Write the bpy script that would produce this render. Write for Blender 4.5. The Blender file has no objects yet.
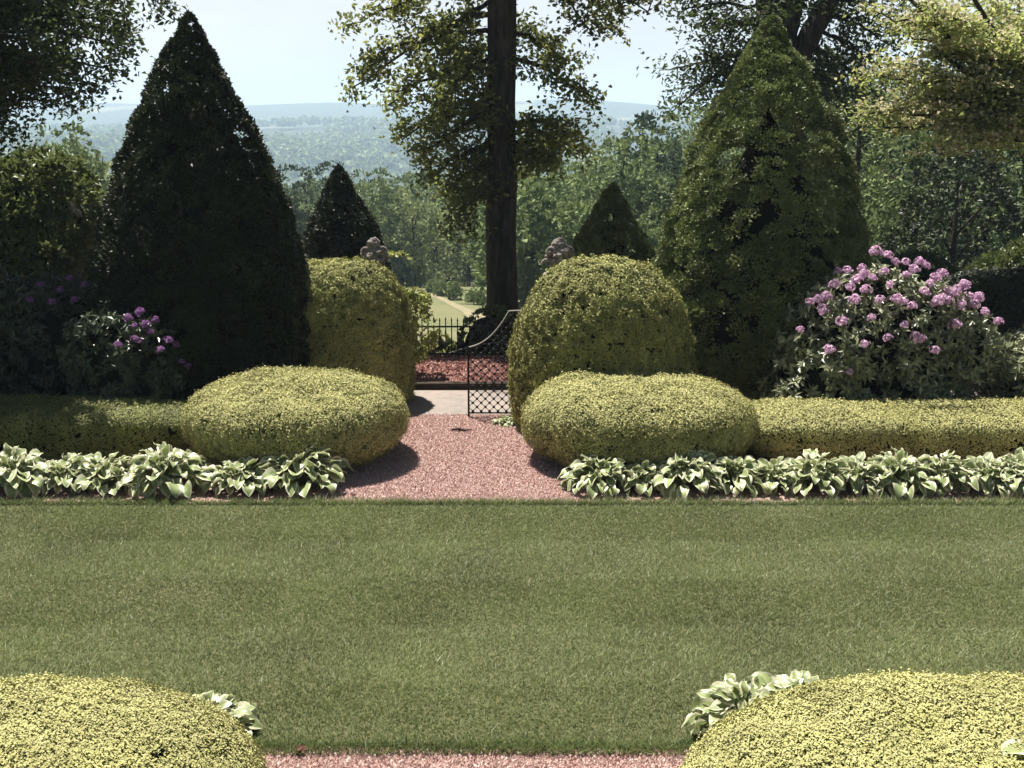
import bpy, math
import numpy as np

rng = np.random.default_rng(11)
scene = bpy.context.scene
COL = scene.collection
R = math.radians

# ------------------------------------------------------------------ camera
F_PX, CAM_H = 1200.0, 3.7
PITCH = math.atan((384 - 125) / F_PX)
cam_data = bpy.data.cameras.new('camera')
cam_data.sensor_width = 36.0
cam_data.lens = 36.0 * F_PX / 1024.0
cam_data.clip_start = 0.1
cam_data.clip_end = 20000
cam = bpy.data.objects.new('camera', cam_data)
COL.objects.link(cam)
cam.location = (0, 0, CAM_H)
cam.rotation_euler = (math.pi / 2 - PITCH, 0, 0)
scene.camera = cam

# ------------------------------------------------------------------ light
SUN_DIR = np.array((-0.25, 0.36, 1.0))
SUN_DIR /= np.linalg.norm(SUN_DIR)
elev = math.asin(SUN_DIR[2])
azim = math.atan2(SUN_DIR[0], SUN_DIR[1])          # from +Y towards +X
sd = bpy.data.lights.new('sun', 'SUN')
sd.energy = 4.6
sd.angle = R(0.5)
sd.color = (1.0, 0.945, 0.86)
sun = bpy.data.objects.new('sun', sd)
COL.objects.link(sun)
from mathutils import Vector
sun.rotation_euler = Vector(SUN_DIR).to_track_quat('Z', 'Y').to_euler()
sun.location = (-30, 30, 90)

world = bpy.data.worlds.new('World')
scene.world = world
world.use_nodes = True
wn, wl = world.node_tree.nodes, world.node_tree.links
wn.clear()
sky = wn.new('ShaderNodeTexSky')
sky.sky_type = 'NISHITA'
sky.sun_disc = False
sky.sun_elevation = elev
sky.sun_rotation = azim
sky.altitude = 200
sky.air_density = 1.0
sky.dust_density = 3.0
sky.ozone_density = 1.0
# thin high cloud veil, thicker towards the horizon
tcw = wn.new('ShaderNodeTexCoord')
mpw = wn.new('ShaderNodeMapping'); mpw.inputs['Scale'].default_value = (1.2, 1.2, 5.0)
nzw = wn.new('ShaderNodeTexNoise'); nzw.inputs['Scale'].default_value = 2.2; nzw.inputs['Detail'].default_value = 6; nzw.inputs['Roughness'].default_value = .55
rpw = wn.new('ShaderNodeMapRange'); rpw.inputs['From Min'].default_value = .35; rpw.inputs['From Max'].default_value = .7
rpw.inputs['To Min'].default_value = .75; rpw.inputs['To Max'].default_value = 1.0
spw = wn.new('ShaderNodeSeparateXYZ')
elw = wn.new('ShaderNodeMapRange'); elw.inputs['From Min'].default_value = .5; elw.inputs['From Max'].default_value = .15
elw.inputs['To Min'].default_value = 0.0; elw.inputs['To Max'].default_value = 1
mlw = wn.new('ShaderNodeMath'); mlw.operation = 'MULTIPLY'
mxw = wn.new('ShaderNodeMix'); mxw.data_type = 'RGBA'
mxw.inputs[7].default_value = (19.3, 19.0, 18.8, 1)
bg = wn.new('ShaderNodeBackground'); bg.inputs['Strength'].default_value = 0.017
wo = wn.new('ShaderNodeOutputWorld')
wl.new(tcw.outputs['Generated'], mpw.inputs['Vector']); wl.new(mpw.outputs['Vector'], nzw.inputs['Vector'])
wl.new(nzw.outputs['Fac'], rpw.inputs['Value'])
wl.new(tcw.outputs['Generated'], spw.inputs['Vector']); wl.new(spw.outputs['Z'], elw.inputs['Value'])
wl.new(rpw.outputs['Result'], mlw.inputs[0]); wl.new(elw.outputs['Result'], mlw.inputs[1])
ydw = wn.new('ShaderNodeMapRange'); ydw.interpolation_type = 'SMOOTHSTEP'
ydw.inputs['From Min'].default_value = -.5; ydw.inputs['From Max'].default_value = .6; ydw.inputs['To Min'].default_value = .08
wl.new(spw.outputs['Y'], ydw.inputs['Value'])
ml2 = wn.new('ShaderNodeMath'); ml2.operation = 'MULTIPLY'
wl.new(mlw.outputs[0], ml2.inputs[0]); wl.new(ydw.outputs['Result'], ml2.inputs[1])
wl.new(ml2.outputs[0], mxw.inputs[0]); wl.new(sky.outputs[0], mxw.inputs[6])
wl.new(mxw.outputs[2], bg.inputs['Color']); wl.new(bg.outputs[0], wo.inputs['Surface'])

vs = scene.view_settings
vs.view_transform = 'Standard'
vs.look = 'None'
vs.gamma = 1
vs.use_curve_mapping = False
vs.exposure = 1.57
cy = scene.cycles
cy.use_denoising = True
cy.max_bounces = 6
cy.diffuse_bounces = 2
cy.glossy_bounces = 2
cy.transmission_bounces = 3
cy.volume_bounces = 1
cy.transparent_max_bounces = 4
cy.sample_clamp_indirect = 4

# ------------------------------------------------------------------ helpers
def ray(px, py):
    u = (px - 512) / F_PX
    v = (384 - py) / F_PX
    return np.array((u, math.cos(PITCH) + v * math.sin(PITCH), -math.sin(PITCH) + v * math.cos(PITCH)))

def at(px, py, Y):
    """world point at depth Y seen in that direction from the viewpoint"""
    d = ray(px, py)
    return np.array((0, 0, CAM_H)) + d * (Y / d[1])

def nrm(a):
    return a / (np.linalg.norm(a, axis=-1, keepdims=True) + 1e-9)

def randdir(n):
    return nrm(rng.normal(size=(n, 3)))

def vnoise(P, scale=1.0, seed=0):
    """smooth value noise in -1..1"""
    P = np.asarray(P, float) * scale + seed * 17.13
    i = np.floor(P).astype(np.int64)
    f = P - i
    f = f * f * (3 - 2 * f)
    def h(ix, iy, iz):
        n = (ix * 374761393 + iy * 668265263 + iz * 2147483647 + seed * 144665) & 0xffffffff
        n = ((n ^ (n >> 13)) * 1274126177) & 0xffffffff
        n = n ^ (n >> 16)
        return (n & 0xffff) / 65535.0
    out = 0
    for dx in (0, 1):
        wx = f[..., 0] if dx else 1 - f[..., 0]
        for dy in (0, 1):
            wy = f[..., 1] if dy else 1 - f[..., 1]
            for dz in (0, 1):
                wz = f[..., 2] if dz else 1 - f[..., 2]
                out = out + wx * wy * wz * h(i[..., 0] + dx, i[..., 1] + dy, i[..., 2] + dz)
    return out * 2 - 1

class MB:
    def __init__(self):
        self.v = []; self.f = []; self.n = 0
    def add(self, verts, faces, mat=0, rnd=None, smooth=False):
        verts = np.asarray(verts, float).reshape(-1, 3)
        faces = np.asarray(faces, np.int64)
        if rnd is None:
            rnd = np.full(len(faces), .5)
        rnd = np.broadcast_to(np.asarray(rnd, float), (len(faces),))
        self.v.append(verts)
        self.f.append((faces + self.n, mat, rnd, smooth))
        self.n += len(verts)
    def build(self, name, mats, parent=None, loc=(0, 0, 0)):
        me = bpy.data.meshes.new(name)
        V = np.concatenate(self.v) - np.asarray(loc, float)
        me.vertices.add(len(V)); me.vertices.foreach_set('co', V.astype(np.float32).ravel())
        li = np.concatenate([f.ravel() for f, *_ in self.f])
        tot = np.concatenate([np.full(len(f), f.shape[1]) for f, *_ in self.f])
        st = np.concatenate(([0], np.cumsum(tot)[:-1]))
        me.loops.add(len(li)); me.loops.foreach_set('vertex_index', li.astype(np.int32))
        me.polygons.add(len(tot)); me.polygons.foreach_set('loop_start', st.astype(np.int32))
        me.polygons.foreach_set('material_index', np.concatenate([np.full(len(f), m) for f, m, *_ in self.f]).astype(np.int32))
        me.polygons.foreach_set('use_smooth', np.concatenate([np.full(len(f), s) for f, m, r, s in self.f]).astype(bool))
        a = me.attributes.new('rnd', 'FLOAT', 'FACE')
        a.data.foreach_set('value', np.concatenate([r for f, m, r, s in self.f]).astype(np.float32))
        me.update(calc_edges=True)
        for m in (mats if isinstance(mats, (list, tuple)) else [mats]):
            me.materials.append(m)
        o = bpy.data.objects.new(name, me)
        COL.objects.link(o)
        o.location = loc
        if parent is not None:
            o.parent = parent
            o.location = (0, 0, 0)
        return o

def empty(name, loc):
    o = bpy.data.objects.new(name, None)
    COL.objects.link(o)
    o.location = loc
    o.empty_display_size = .2
    return o

def tag(o, label=None, cat=None, group=None, kind=None):
    if label: o['label'] = label
    if cat: o['category'] = cat
    if group: o['group'] = group
    if kind: o['kind'] = kind
    return o

def dup(root, loc, rotz=0, scale=1.0):
    r = root.copy(); COL.objects.link(r)
    r.location = loc; r.rotation_euler = (0, 0, rotz)
    r.scale = (scale,) * 3 if np.isscalar(scale) else scale
    for ch in list(root.children):
        c = ch.copy(); COL.objects.link(c); c.parent = r
        for g in list(ch.children):
            d = g.copy(); COL.objects.link(d); d.parent = c
    return r

def box(mb, lo, hi, mat=0, rnd=.5, ch=0.0):
    x0, y0, z0 = lo; x1, y1, z1 = hi
    if ch <= 0:
        v = [(x0,y0,z0),(x1,y0,z0),(x1,y1,z0),(x0,y1,z0),(x0,y0,z1),(x1,y0,z1),(x1,y1,z1),(x0,y1,z1)]
        mb.add(v, [(0,3,2,1),(4,5,6,7),(0,1,5,4),(1,2,6,5),(2,3,7,6),(3,0,4,7)], mat, rnd)
    else:
        c = ch
        v = [(x0,y0,z0),(x1,y0,z0),(x1,y1,z0),(x0,y1,z0),(x0,y0,z1-c),(x1,y0,z1-c),(x1,y1,z1-c),(x0,y1,z1-c),
             (x0+c,y0+c,z1),(x1-c,y0+c,z1),(x1-c,y1-c,z1),(x0+c,y1-c,z1)]
        mb.add(v, [(0,3,2,1),(8,9,10,11),(0,1,5,4),(1,2,6,5),(2,3,7,6),(3,0,4,7),(4,5,9,8),(5,6,10,9),(6,7,11,10),(7,4,8,11)], mat, rnd)

def tube(mb, pts, rad, sides=8, mat=0, rnd=.5, lump=0.0):
    pts = np.asarray(pts, float); n = len(pts)
    rad = np.broadcast_to(np.asarray(rad, float), (n,))
    t = nrm(np.gradient(pts, axis=0))
    ref = np.array((0, 0, 1.0)) if abs(t[:, 2].mean()) < .8 else np.array((1.0, 0, 0))
    a = nrm(np.cross(t, ref)); b = np.cross(t, a)
    ang = np.linspace(0, 2 * math.pi, sides, endpoint=False)
    rr = rad[:, None] * np.ones(sides)
    if lump:
        rr = rr * (1 + lump * rng.normal(size=(n, sides)))
    V = pts[:, None] + rr[..., None] * (np.cos(ang)[None, :, None] * a[:, None] + np.sin(ang)[None, :, None] * b[:, None])
    i = np.arange(n - 1)[:, None]; j = np.arange(sides)[None]
    j2 = (j + 1) % sides
    q = np.stack([i * sides + j, i * sides + j2, (i + 1) * sides + j2, (i + 1) * sides + j], -1).reshape(-1, 4)
    mb.add(V, q, mat, rnd, True)
    mb.add(np.vstack([V[0], V[-1]]), [list(range(sides))[::-1], list(range(sides, 2 * sides))], mat, rnd)

def lathe(mb, prof, c, sides=24, mat=0, rnd=.5, smooth=True):
    prof = np.asarray(prof, float); n = len(prof)
    ang = np.linspace(0, 2 * math.pi, sides, endpoint=False)
    V = np.stack([prof[:, 0:1] * np.cos(ang), prof[:, 0:1] * np.sin(ang), np.repeat(prof[:, 1:2], sides, 1)], -1) + np.asarray(c)
    i = np.arange(n - 1)[:, None]; j = np.arange(sides)[None]; j2 = (j + 1) % sides
    q = np.stack([i * sides + j, i * sides + j2, (i + 1) * sides + j2, (i + 1) * sides + j], -1).reshape(-1, 4)
    mb.add(V, q, mat, rnd, smooth)

def leaves(mb, P, D, N, L, W, mat=0, rnd=None, fold=.15):
    """diamond leaves: centre P, long axis D, face normal about N"""
    n = len(P)
    if n == 0: return
    D = nrm(D); S = nrm(np.cross(D, N)); N2 = np.cross(S, D)
    L = np.broadcast_to(np.asarray(L, float), (n,))[:, None]; W = np.broadcast_to(np.asarray(W, float), (n,))[:, None]
    V = np.stack([P - D * L * .5, P + S * W * .5 - D * L * .08 + N2 * W * fold, P + D * L * .5 - N2 * L * .12, P - S * W * .5 - D * L * .08 + N2 * W * fold], 1)
    q = np.arange(n * 4).reshape(n, 4)
    mb.add(V, q, mat, rng.random(n) if rnd is None else rnd)

def grid_quads(nv, nu, wrap=True):
    i = np.arange(nv - 1)[:, None]
    j = np.arange(nu if wrap else nu - 1)[None]
    j2 = (j + 1) % nu
    return np.stack([i * nu + j, i * nu + j2, (i + 1) * nu + j2, (i + 1) * nu + j], -1).reshape(-1, 4)

def spow(x, e):
    return np.sign(x) * np.abs(x) ** e

def superell(c, r, e1=.8, e2=.9, nv=40, nu=80, bend=None):
    v = np.linspace(-math.pi / 2 + .01, math.pi / 2 - .01, nv)[:, None]
    u = np.linspace(0, 2 * math.pi, nu, endpoint=False)[None]
    x = spow(np.cos(v), e1) * spow(np.cos(u), e2)
    y = spow(np.cos(v), e1) * spow(np.sin(u), e2)
    z = spow(np.sin(v), e1) * np.ones_like(u)
    G = np.stack([x * r[0], y * r[1], z * r[2]], -1) + np.asarray(c)
    return G

def revolve(c, prof, nu=64, sx=1, sy=1):
    prof = np.asarray(prof, float)
    u = np.linspace(0, 2 * math.pi, nu, endpoint=False)[None]
    x = prof[:, 0:1] * np.cos(u) * sx; y = prof[:, 0:1] * np.sin(u) * sy
    z = prof[:, 1:2] + 0 * u
    return np.stack([x, y, z], -1) + np.asarray(c)

def grid_normals(G):
    du = np.roll(G, -1, 1) - np.roll(G, 1, 1)
    dv = np.gradient(G, axis=0)
    return nrm(np.cross(du, dv))

def sample_grid(G, n):
    nv, nu = G.shape[:2]
    N = grid_normals(G)
    q = grid_quads(nv, nu)
    V = G.reshape(-1, 3); NN = N.reshape(-1, 3)
    T = np.concatenate([q[:, (0, 1, 2)], q[:, (0, 2, 3)]])
    A = np.linalg.norm(np.cross(V[T[:, 1]] - V[T[:, 0]], V[T[:, 2]] - V[T[:, 0]]), axis=1)
    k = rng.choice(len(T), n, p=A / A.sum())
    a, b = rng.random(n), rng.random(n)
    s = np.where(a + b > 1); a[s] = 1 - a[s]; b[s] = 1 - b[s]
    w = np.stack([1 - a - b, a, b], 1)[..., None]
    return (V[T[k]] * w).sum(1), nrm((NN[T[k]] * w).sum(1))

# ------------------------------------------------------------------ materials
def mat_new(name):
    m = bpy.data.materials.new(name); m.use_nodes = True
    nt = m.node_tree; nt.nodes.clear()
    return m, nt.nodes, nt.links

def leaf_mat(name, c1, c2, c3=None, rough=.5, spec=.3, trans=.25, nscale=1.5, namp=.35, tint=(.87, 1.0, 1.0)):
    c1, c2 = [tuple(np.array(c) * tint) for c in (c1, c2)]
    c3 = tuple(np.array(c3) * tint) if c3 else None
    m, n, l = mat_new(name)
    at_ = n.new('ShaderNodeAttribute'); at_.attribute_name = 'rnd'
    cr = n.new('ShaderNodeValToRGB')
    cr.color_ramp.elements[0].color = (*c1, 1); cr.color_ramp.elements[1].color = (*c2, 1)
    if c3:
        e = cr.color_ramp.elements.new(.88); e.color = (*c2, 1)
        cr.color_ramp.elements[2].color = (*c3, 1)
    l.new(at_.outputs['Fac'], cr.inputs['Fac'])
    tc = n.new('ShaderNodeTexCoord'); nz = n.new('ShaderNodeTexNoise'); nz.inputs['Scale'].default_value = nscale; nz.inputs['Detail'].default_value = 3
    l.new(tc.outputs['Object'], nz.inputs['Vector'])
    mr = n.new('ShaderNodeMapRange'); mr.inputs['From Min'].default_value = .3; mr.inputs['From Max'].default_value = .7
    mr.inputs['To Min'].default_value = 1 - namp; mr.inputs['To Max'].default_value = 1 + namp
    l.new(nz.outputs['Fac'], mr.inputs['Value'])
    mx = n.new('ShaderNodeMix'); mx.data_type = 'RGBA'; mx.blend_type = 'MULTIPLY'; mx.inputs[0].default_value = 1
    l.new(cr.outputs['Color'], mx.inputs[6]); l.new(mr.outputs['Result'], mx.inputs[7])
    p = n.new('ShaderNodeBsdfPrincipled'); p.inputs['Roughness'].default_value = rough; p.inputs['Specular IOR Level'].default_value = spec
    l.new(mx.outputs[2], p.inputs['Base Color'])
    o = n.new('ShaderNodeOutputMaterial')
    if trans > 0:
        t = n.new('ShaderNodeBsdfTranslucent')
        hs = n.new('ShaderNodeHueSaturation'); hs.inputs['Saturation'].default_value = 1.1; hs.inputs['Value'].default_value = 1.2
        l.new(mx.outputs[2], hs.inputs['Color']); l.new(hs.outputs[0], t.inputs['Color'])
        ms = n.new('ShaderNodeMixShader'); ms.inputs[0].default_value = trans
        l.new(p.outputs[0], ms.inputs[1]); l.new(t.outputs[0], ms.inputs[2]); l.new(ms.outputs[0], o.inputs['Surface'])
    else:
        l.new(p.outputs[0], o.inputs['Surface'])
    return m

def ground_mat(name, cols, scale, rough=.95, bump=.02, detail=8, scale2=None, cols2=None, amt2=.5, stretch=None):
    m, n, l = mat_new(name)
    tc = n.new('ShaderNodeTexCoord'); nz = n.new('ShaderNodeTexNoise')
    nz.inputs['Scale'].default_value = scale; nz.inputs['Detail'].default_value = detail; nz.inputs['Roughness'].default_value = .65
    if stretch:
        mp = n.new('ShaderNodeMapping'); mp.inputs['Scale'].default_value = stretch
        l.new(tc.outputs['Object'], mp.inputs['Vector']); l.new(mp.outputs[0], nz.inputs['Vector'])
    else:
        l.new(tc.outputs['Object'], nz.inputs['Vector'])
    cr = n.new('ShaderNodeValToRGB'); el = cr.color_ramp.elements
    el[0].position = .3; el[1].position = .7
    el[0].color = (*cols[0], 1); el[1].color = (*cols[-1], 1)
    for k, c in enumerate(cols[1:-1]):
        e = el.new(.3 + .4 * (k + 1) / (len(cols) - 1)); e.color = (*c, 1)
    l.new(nz.outputs['Fac'], cr.inputs['Fac'])
    out = cr.outputs['Color']
    if scale2:
        n2 = n.new('ShaderNodeTexNoise'); n2.inputs['Scale'].default_value = scale2; n2.inputs['Detail'].default_value = 5
        l.new(tc.outputs['Object'], n2.inputs['Vector'])
        mr = n.new('ShaderNodeMapRange'); mr.inputs['From Min'].default_value = .4; mr.inputs['From Max'].default_value = .62
        mr.inputs['To Max'].default_value = amt2
        l.new(n2.outputs['Fac'], mr.inputs['Value'])
        mx = n.new('ShaderNodeMix'); mx.data_type = 'RGBA'; mx.inputs[7].default_value = (*cols2, 1)
        l.new(mr.outputs['Result'], mx.inputs[0]); l.new(out, mx.inputs[6]); out = mx.outputs[2]
    p = n.new('ShaderNodeBsdfPrincipled'); p.inputs['Roughness'].default_value = rough; p.inputs['Specular IOR Level'].default_value = .2
    l.new(out, p.inputs['Base Color'])
    b = n.new('ShaderNodeBump'); b.inputs['Distance'].default_value = bump
    l.new(nz.outputs['Fac'], b.inputs['Height']); l.new(b.outputs[0], p.inputs['Normal'])
    o = n.new('ShaderNodeOutputMaterial'); l.new(p.outputs[0], o.inputs['Surface'])
    return m

M = {}
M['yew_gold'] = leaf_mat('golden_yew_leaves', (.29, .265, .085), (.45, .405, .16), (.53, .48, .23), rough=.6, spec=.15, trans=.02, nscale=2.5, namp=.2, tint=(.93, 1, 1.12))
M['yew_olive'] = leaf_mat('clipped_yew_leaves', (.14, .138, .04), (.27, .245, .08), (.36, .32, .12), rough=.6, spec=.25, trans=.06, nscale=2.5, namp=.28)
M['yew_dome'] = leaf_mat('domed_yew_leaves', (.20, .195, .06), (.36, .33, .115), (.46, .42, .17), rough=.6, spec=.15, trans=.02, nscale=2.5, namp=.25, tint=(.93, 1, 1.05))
M['yew_dark'] = leaf_mat('dark_yew_leaves', (.012, .016, .007), (.042, .046, .018), (.15, .14, .065), rough=.5, spec=.25, trans=.1, nscale=1.2, namp=.4)
M['yew_mid'] = leaf_mat('loose_yew_leaves', (.075, .08, .025), (.27, .255, .09), (.62, .55, .27), rough=.5, spec=.3, trans=.15, nscale=1.2, namp=.4, tint=(.80, 1, 1.05))
M['inner'] = ground_mat('inner_twig_shade', [(.006, .006, .003), (.016, .014, .008)], 30, bump=.03)  # solid near-black core: twigs plus the depth shade put into the colour
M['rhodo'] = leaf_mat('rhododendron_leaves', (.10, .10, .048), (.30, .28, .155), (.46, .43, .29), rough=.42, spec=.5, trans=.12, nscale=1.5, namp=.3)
M['rhodo_shaded'] = leaf_mat('shaded_rhododendron_leaves', (.022, .03, .014), (.06, .07, .03), (.10, .10, .05), rough=.35, spec=.5, trans=.1, nscale=1.5, namp=.3)  # darker copy of the rhododendron leaves, the tree's shade put into the colour
M['pink'] = leaf_mat('pink_petals', (.50, .28, .45), (.74, .55, .69), (.86, .78, .83), rough=.6, spec=.2, trans=.3, tint=(1, 1, 1), namp=.15)
M['purple'] = leaf_mat('shaded_purple_petals', (.22, .10, .25), (.38, .20, .42), None, rough=.6, spec=.2, trans=.3, tint=(1, 1, 1), namp=.15)  # petals dimmed and greyed: the bush's shade is in the colour
M['hosta'] = leaf_mat('hosta_green', (.17, .195, .075), (.31, .315, .13), (.40, .385, .18), rough=.42, spec=.4, trans=.2, nscale=4, namp=.2)
M['hosta_edge'] = leaf_mat('hosta_cream_margin', (.42, .43, .28), (.58, .57, .43), None, rough=.42, spec=.4, trans=.2, nscale=5, tint=(1, 1, 1), namp=.12)
M['oak'] = leaf_mat('oak_leaves', (.06, .072, .024), (.20, .20, .07), (.44, .40, .17), rough=.5, spec=.3, trans=.5, nscale=.7, namp=.4, tint=(.94, 1, .95))
M['maple'] = leaf_mat('maple_leaves', (.03, .042, .015), (.085, .098, .034), (.20, .19, .075), rough=.5, spec=.3, trans=.36, nscale=.7, namp=.4)
M['dogwood'] = leaf_mat('dogwood_leaves', (.15, .16, .055), (.40, .385, .15), (.58, .54, .28), rough=.5, spec=.3, trans=.52, nscale=.9, namp=.35)
M['bract'] = leaf_mat('dogwood_bracts', (.38, .34, .20), (.62, .56, .38), None, rough=.6, spec=.2, trans=.3, tint=(1, 1, 1), namp=.15)
M['shrub'] = leaf_mat('shrub_leaves', (.06, .075, .026), (.19, .195, .07), (.36, .33, .15), rough=.45, spec=.4, trans=.25, nscale=1, namp=.35)
M['yellow_shrub'] = leaf_mat('yellow_green_leaves', (.24, .23, .08), (.42, .385, .16), (.56, .51, .30), rough=.5, spec=.3, trans=.45)
M['wood_a'] = leaf_mat('forest_leaves_mid', (.10, .125, .05), (.24, .255, .105), (.34, .34, .155), rough=.7, spec=.15, trans=.2, nscale=.25, namp=.35)
M['wood_b'] = leaf_mat('forest_leaves_pale', (.17, .185, .085), (.33, .33, .15), (.43, .41, .21), rough=.7, spec=.15, trans=.2, nscale=.25, namp=.3)
M['wood_c'] = leaf_mat('forest_leaves_dark', (.035, .05, .024), (.085, .105, .046), (.14, .155, .07), rough=.7, spec=.15, trans=.15, nscale=.25, namp=.3)
M['grass'] = leaf_mat('lawn_blades', (.095, .118, .046), (.18, .20, .084), (.26, .27, .135), rough=.5, spec=.3, trans=.3, nscale=.9, namp=.25, tint=(.93, 1, .95))
M['bark'] = ground_mat('bark', [(.014, .011, .009), (.05, .04, .03), (.10, .083, .066)], 12, bump=.14, stretch=(1, 1, .22))
M['stone'] = ground_mat('weathered_stone', [(.07, .06, .055), (.20, .175, .165), (.32, .285, .27)], 26, bump=.02)
M['iron'] = ground_mat('black_iron', [(.006, .006, .006), (.014, .013, .012)], 60, rough=.55, bump=.002)
M['steel'] = ground_mat('pale_metal', [(.22, .22, .20), (.38, .37, .34)], 40, rough=.45, bump=.001)
M['timber'] = ground_mat('old_timber', [(.018, .013, .010), (.05, .036, .026)], 20, bump=.01)
M['gravel'] = ground_mat('pink_gravel', [(.22, .125, .105), (.37, .245, .215), (.48, .36, .32)], 45, bump=.02, scale2=1.6, cols2=(.26, .14, .11), amt2=.5)
M['mulch'] = ground_mat('red_mulch', [(.07, .025, .02), (.20, .085, .068), (.33, .18, .15)], 30, bump=.03)
M['paving'] = ground_mat('grey_paving', [(.14, .122, .108), (.18, .158, .14), (.22, .195, .176)], 9, bump=.004, scale2=2.2, cols2=(.25, .20, .175), amt2=.55)
M['soil'] = ground_mat('lawn_soil', [(.06, .065, .03), (.11, .11, .05)], 25, bump=.02)
M['meadow'] = ground_mat('meadow_grass', [(.07, .085, .035), (.10, .11, .047), (.13, .13, .065)], 1.5, bump=.08, scale2=.07, cols2=(.145, .135, .07), amt2=.7)
M['track'] = ground_mat('mown_track', [(.15, .135, .075), (.21, .185, .115)], 1.2, bump=.03)
def chip_mat(name, ramp):
    m, n, l = mat_new(name)
    a = n.new('ShaderNodeAttribute'); a.attribute_name = 'rnd'
    cr = n.new('ShaderNodeValToRGB'); el = cr.color_ramp.elements
    el[0].color = (*ramp[0], 1); el[1].color = (*ramp[-1], 1)
    for k, c in enumerate(ramp[1:-1]):
        e = el.new((k + 1) / (len(ramp) - 1)); e.color = (*c, 1)
    l.new(a.outputs['Fac'], cr.inputs['Fac'])
    p = n.new('ShaderNodeBsdfPrincipled'); p.inputs['Roughness'].default_value = .9
    l.new(cr.outputs['Color'], p.inputs['Base Color'])
    o = n.new('ShaderNodeOutputMaterial'); l.new(p.outputs[0], o.inputs['Surface'])
    return m
M['chip'] = chip_mat('pink_stone_chips', [(.22, .115, .10), (.40, .255, .225), (.47, .335, .30), (.43, .285, .25), (.62, .53, .49)])
M['bark_chip'] = chip_mat('red_bark_chips', [(.05, .018, .014), (.19, .07, .055), (.27, .13, .105), (.23, .095, .078), (.46, .31, .27)])

# terrain: forest floor and pale fields far away
def terrain_mat():
    m, n, l = mat_new('terrain')
    tc = n.new('ShaderNodeTexCoord')
    mp = n.new('ShaderNodeMapping'); mp.inputs['Scale'].default_value = (1, .45, 1)
    l.new(tc.outputs['Object'], mp.inputs['Vector'])
    a = n.new('ShaderNodeTexNoise'); a.inputs['Scale'].default_value = .004; a.inputs['Detail'].default_value = 6
    b = n.new('ShaderNodeTexNoise'); b.inputs['Scale'].default_value = .06; b.inputs['Detail'].default_value = 6
    l.new(mp.outputs[0], a.inputs['Vector']); l.new(tc.outputs['Object'], b.inputs['Vector'])
    c1 = n.new('ShaderNodeValToRGB'); e = c1.color_ramp.elements
    e[0].position = .35; e[0].color = (.02, .03, .014, 1); e[1].position = .65; e[1].color = (.075, .085, .038, 1)
    l.new(b.outputs['Fac'], c1.inputs['Fac'])
    mr = n.new('ShaderNodeMapRange'); mr.inputs['From Min'].default_value = .56; mr.inputs['From Max'].default_value = .60
    l.new(a.outputs['Fac'], mr.inputs['Value'])
    mx = n.new('ShaderNodeMix'); mx.data_type = 'RGBA'; mx.inputs[7].default_value = (.17, .17, .085, 1)
    l.new(mr.outputs[0], mx.inputs[0]); l.new(c1.outputs[0], mx.inputs[6])
    p = n.new('ShaderNodeBsdfPrincipled'); p.inputs['Roughness'].default_value = .95; p.inputs['Specular IOR Level'].default_value = .1
    l.new(mx.outputs[2], p.inputs['Base Color'])
    bp = n.new('ShaderNodeBump'); bp.inputs['Distance'].default_value = 6
    l.new(b.outputs['Fac'], bp.inputs['Height']); l.new(bp.outputs[0], p.inputs['Normal'])
    o = n.new('ShaderNodeOutputMaterial'); l.new(p.outputs[0], o.inputs['Surface'])
    return m
M['terrain'] = terrain_mat()

# ------------------------------------------------------------------ terrain
FAR = 3600.0
def height(x, y):
    x = np.asarray(x, float); y = np.asarray(y, float)
    ky = [-4000, -30, 1.0, 3.6, 20, 26, 46, 90, 150, 300, 700, 1150, 1600, 2300, 2950, 3300, 4000]
    kz = [2.0, 2.0, 2.0, -.02, -.02, -.9, -3.9, -8.3, -15, -30, -56, -54, -30, 4, 46, 43, 20]
    z = np.interp(y, ky, kz)
    n = vnoise(np.stack([x, y, 0 * x], -1), 1 / 420., 3) + .5 * vnoise(np.stack([x, y, 0 * x], -1), 1 / 170., 4)
    z = z + n * np.clip((y - 250) / 900, 0, 1) * 11
    # low knolls in the valley and an uneven skyline
    z = z + 26 * np.exp(-((x + 420) / 260) ** 2 - ((y - 1250) / 160) ** 2)
    z = z + 24 * np.exp(-((x + 150) / 480) ** 2 - ((y - 1900) / 200) ** 2)
    z = z + np.clip((y - 2400) / 500, 0, 1) * (9 * np.exp(-((x + 250) / 500) ** 2) - 12 * np.clip((x - 100) / 1200, 0, 1) + 5 * np.sin(x / 210 + 1) + 3 * np.sin(x / 83.))
    # the wooded shoulder to the right
    s = np.clip((y - 40) / 60, 0, 1) * np.clip((400 - y) / 200, 0, 1)
    z = z + s * 5.5 * np.clip((x - 1) / 18, 0, 1.6)
    return z

mb = MB()
rad = np.concatenate([np.linspace(.01, 30, 50), np.geomspace(31, FAR, 130)])
nu = 256
ang = np.linspace(0, 2 * math.pi, nu, endpoint=False)
X = rad[:, None] * np.cos(ang); Y = rad[:, None] * np.sin(ang)
G = np.stack([X, Y, height(X, Y)], -1)
mb.add(G, grid_quads(len(rad), nu), 0, .5, True)
tag(mb.build('hills', M['terrain']), kind='structure')

def sheet(name, mat, pts, z, kind='structure'):
    mb = MB(); pts = np.asarray(pts, float)
    mb.add(np.column_stack([pts, np.full(len(pts), z)]), [list(range(len(pts)))], 0)
    return tag(mb.build(name, mat), kind=kind)

def rough_line(x0, x1, y, n, amp, seed):
    x = np.linspace(x0, x1, n)
    return np.column_stack([x, y + amp * vnoise(np.column_stack([x, 0 * x, 0 * x]), 6, seed) + amp * vnoise(np.column_stack([x, 0 * x, 0 * x]), 1.3, seed + 1)])

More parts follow.
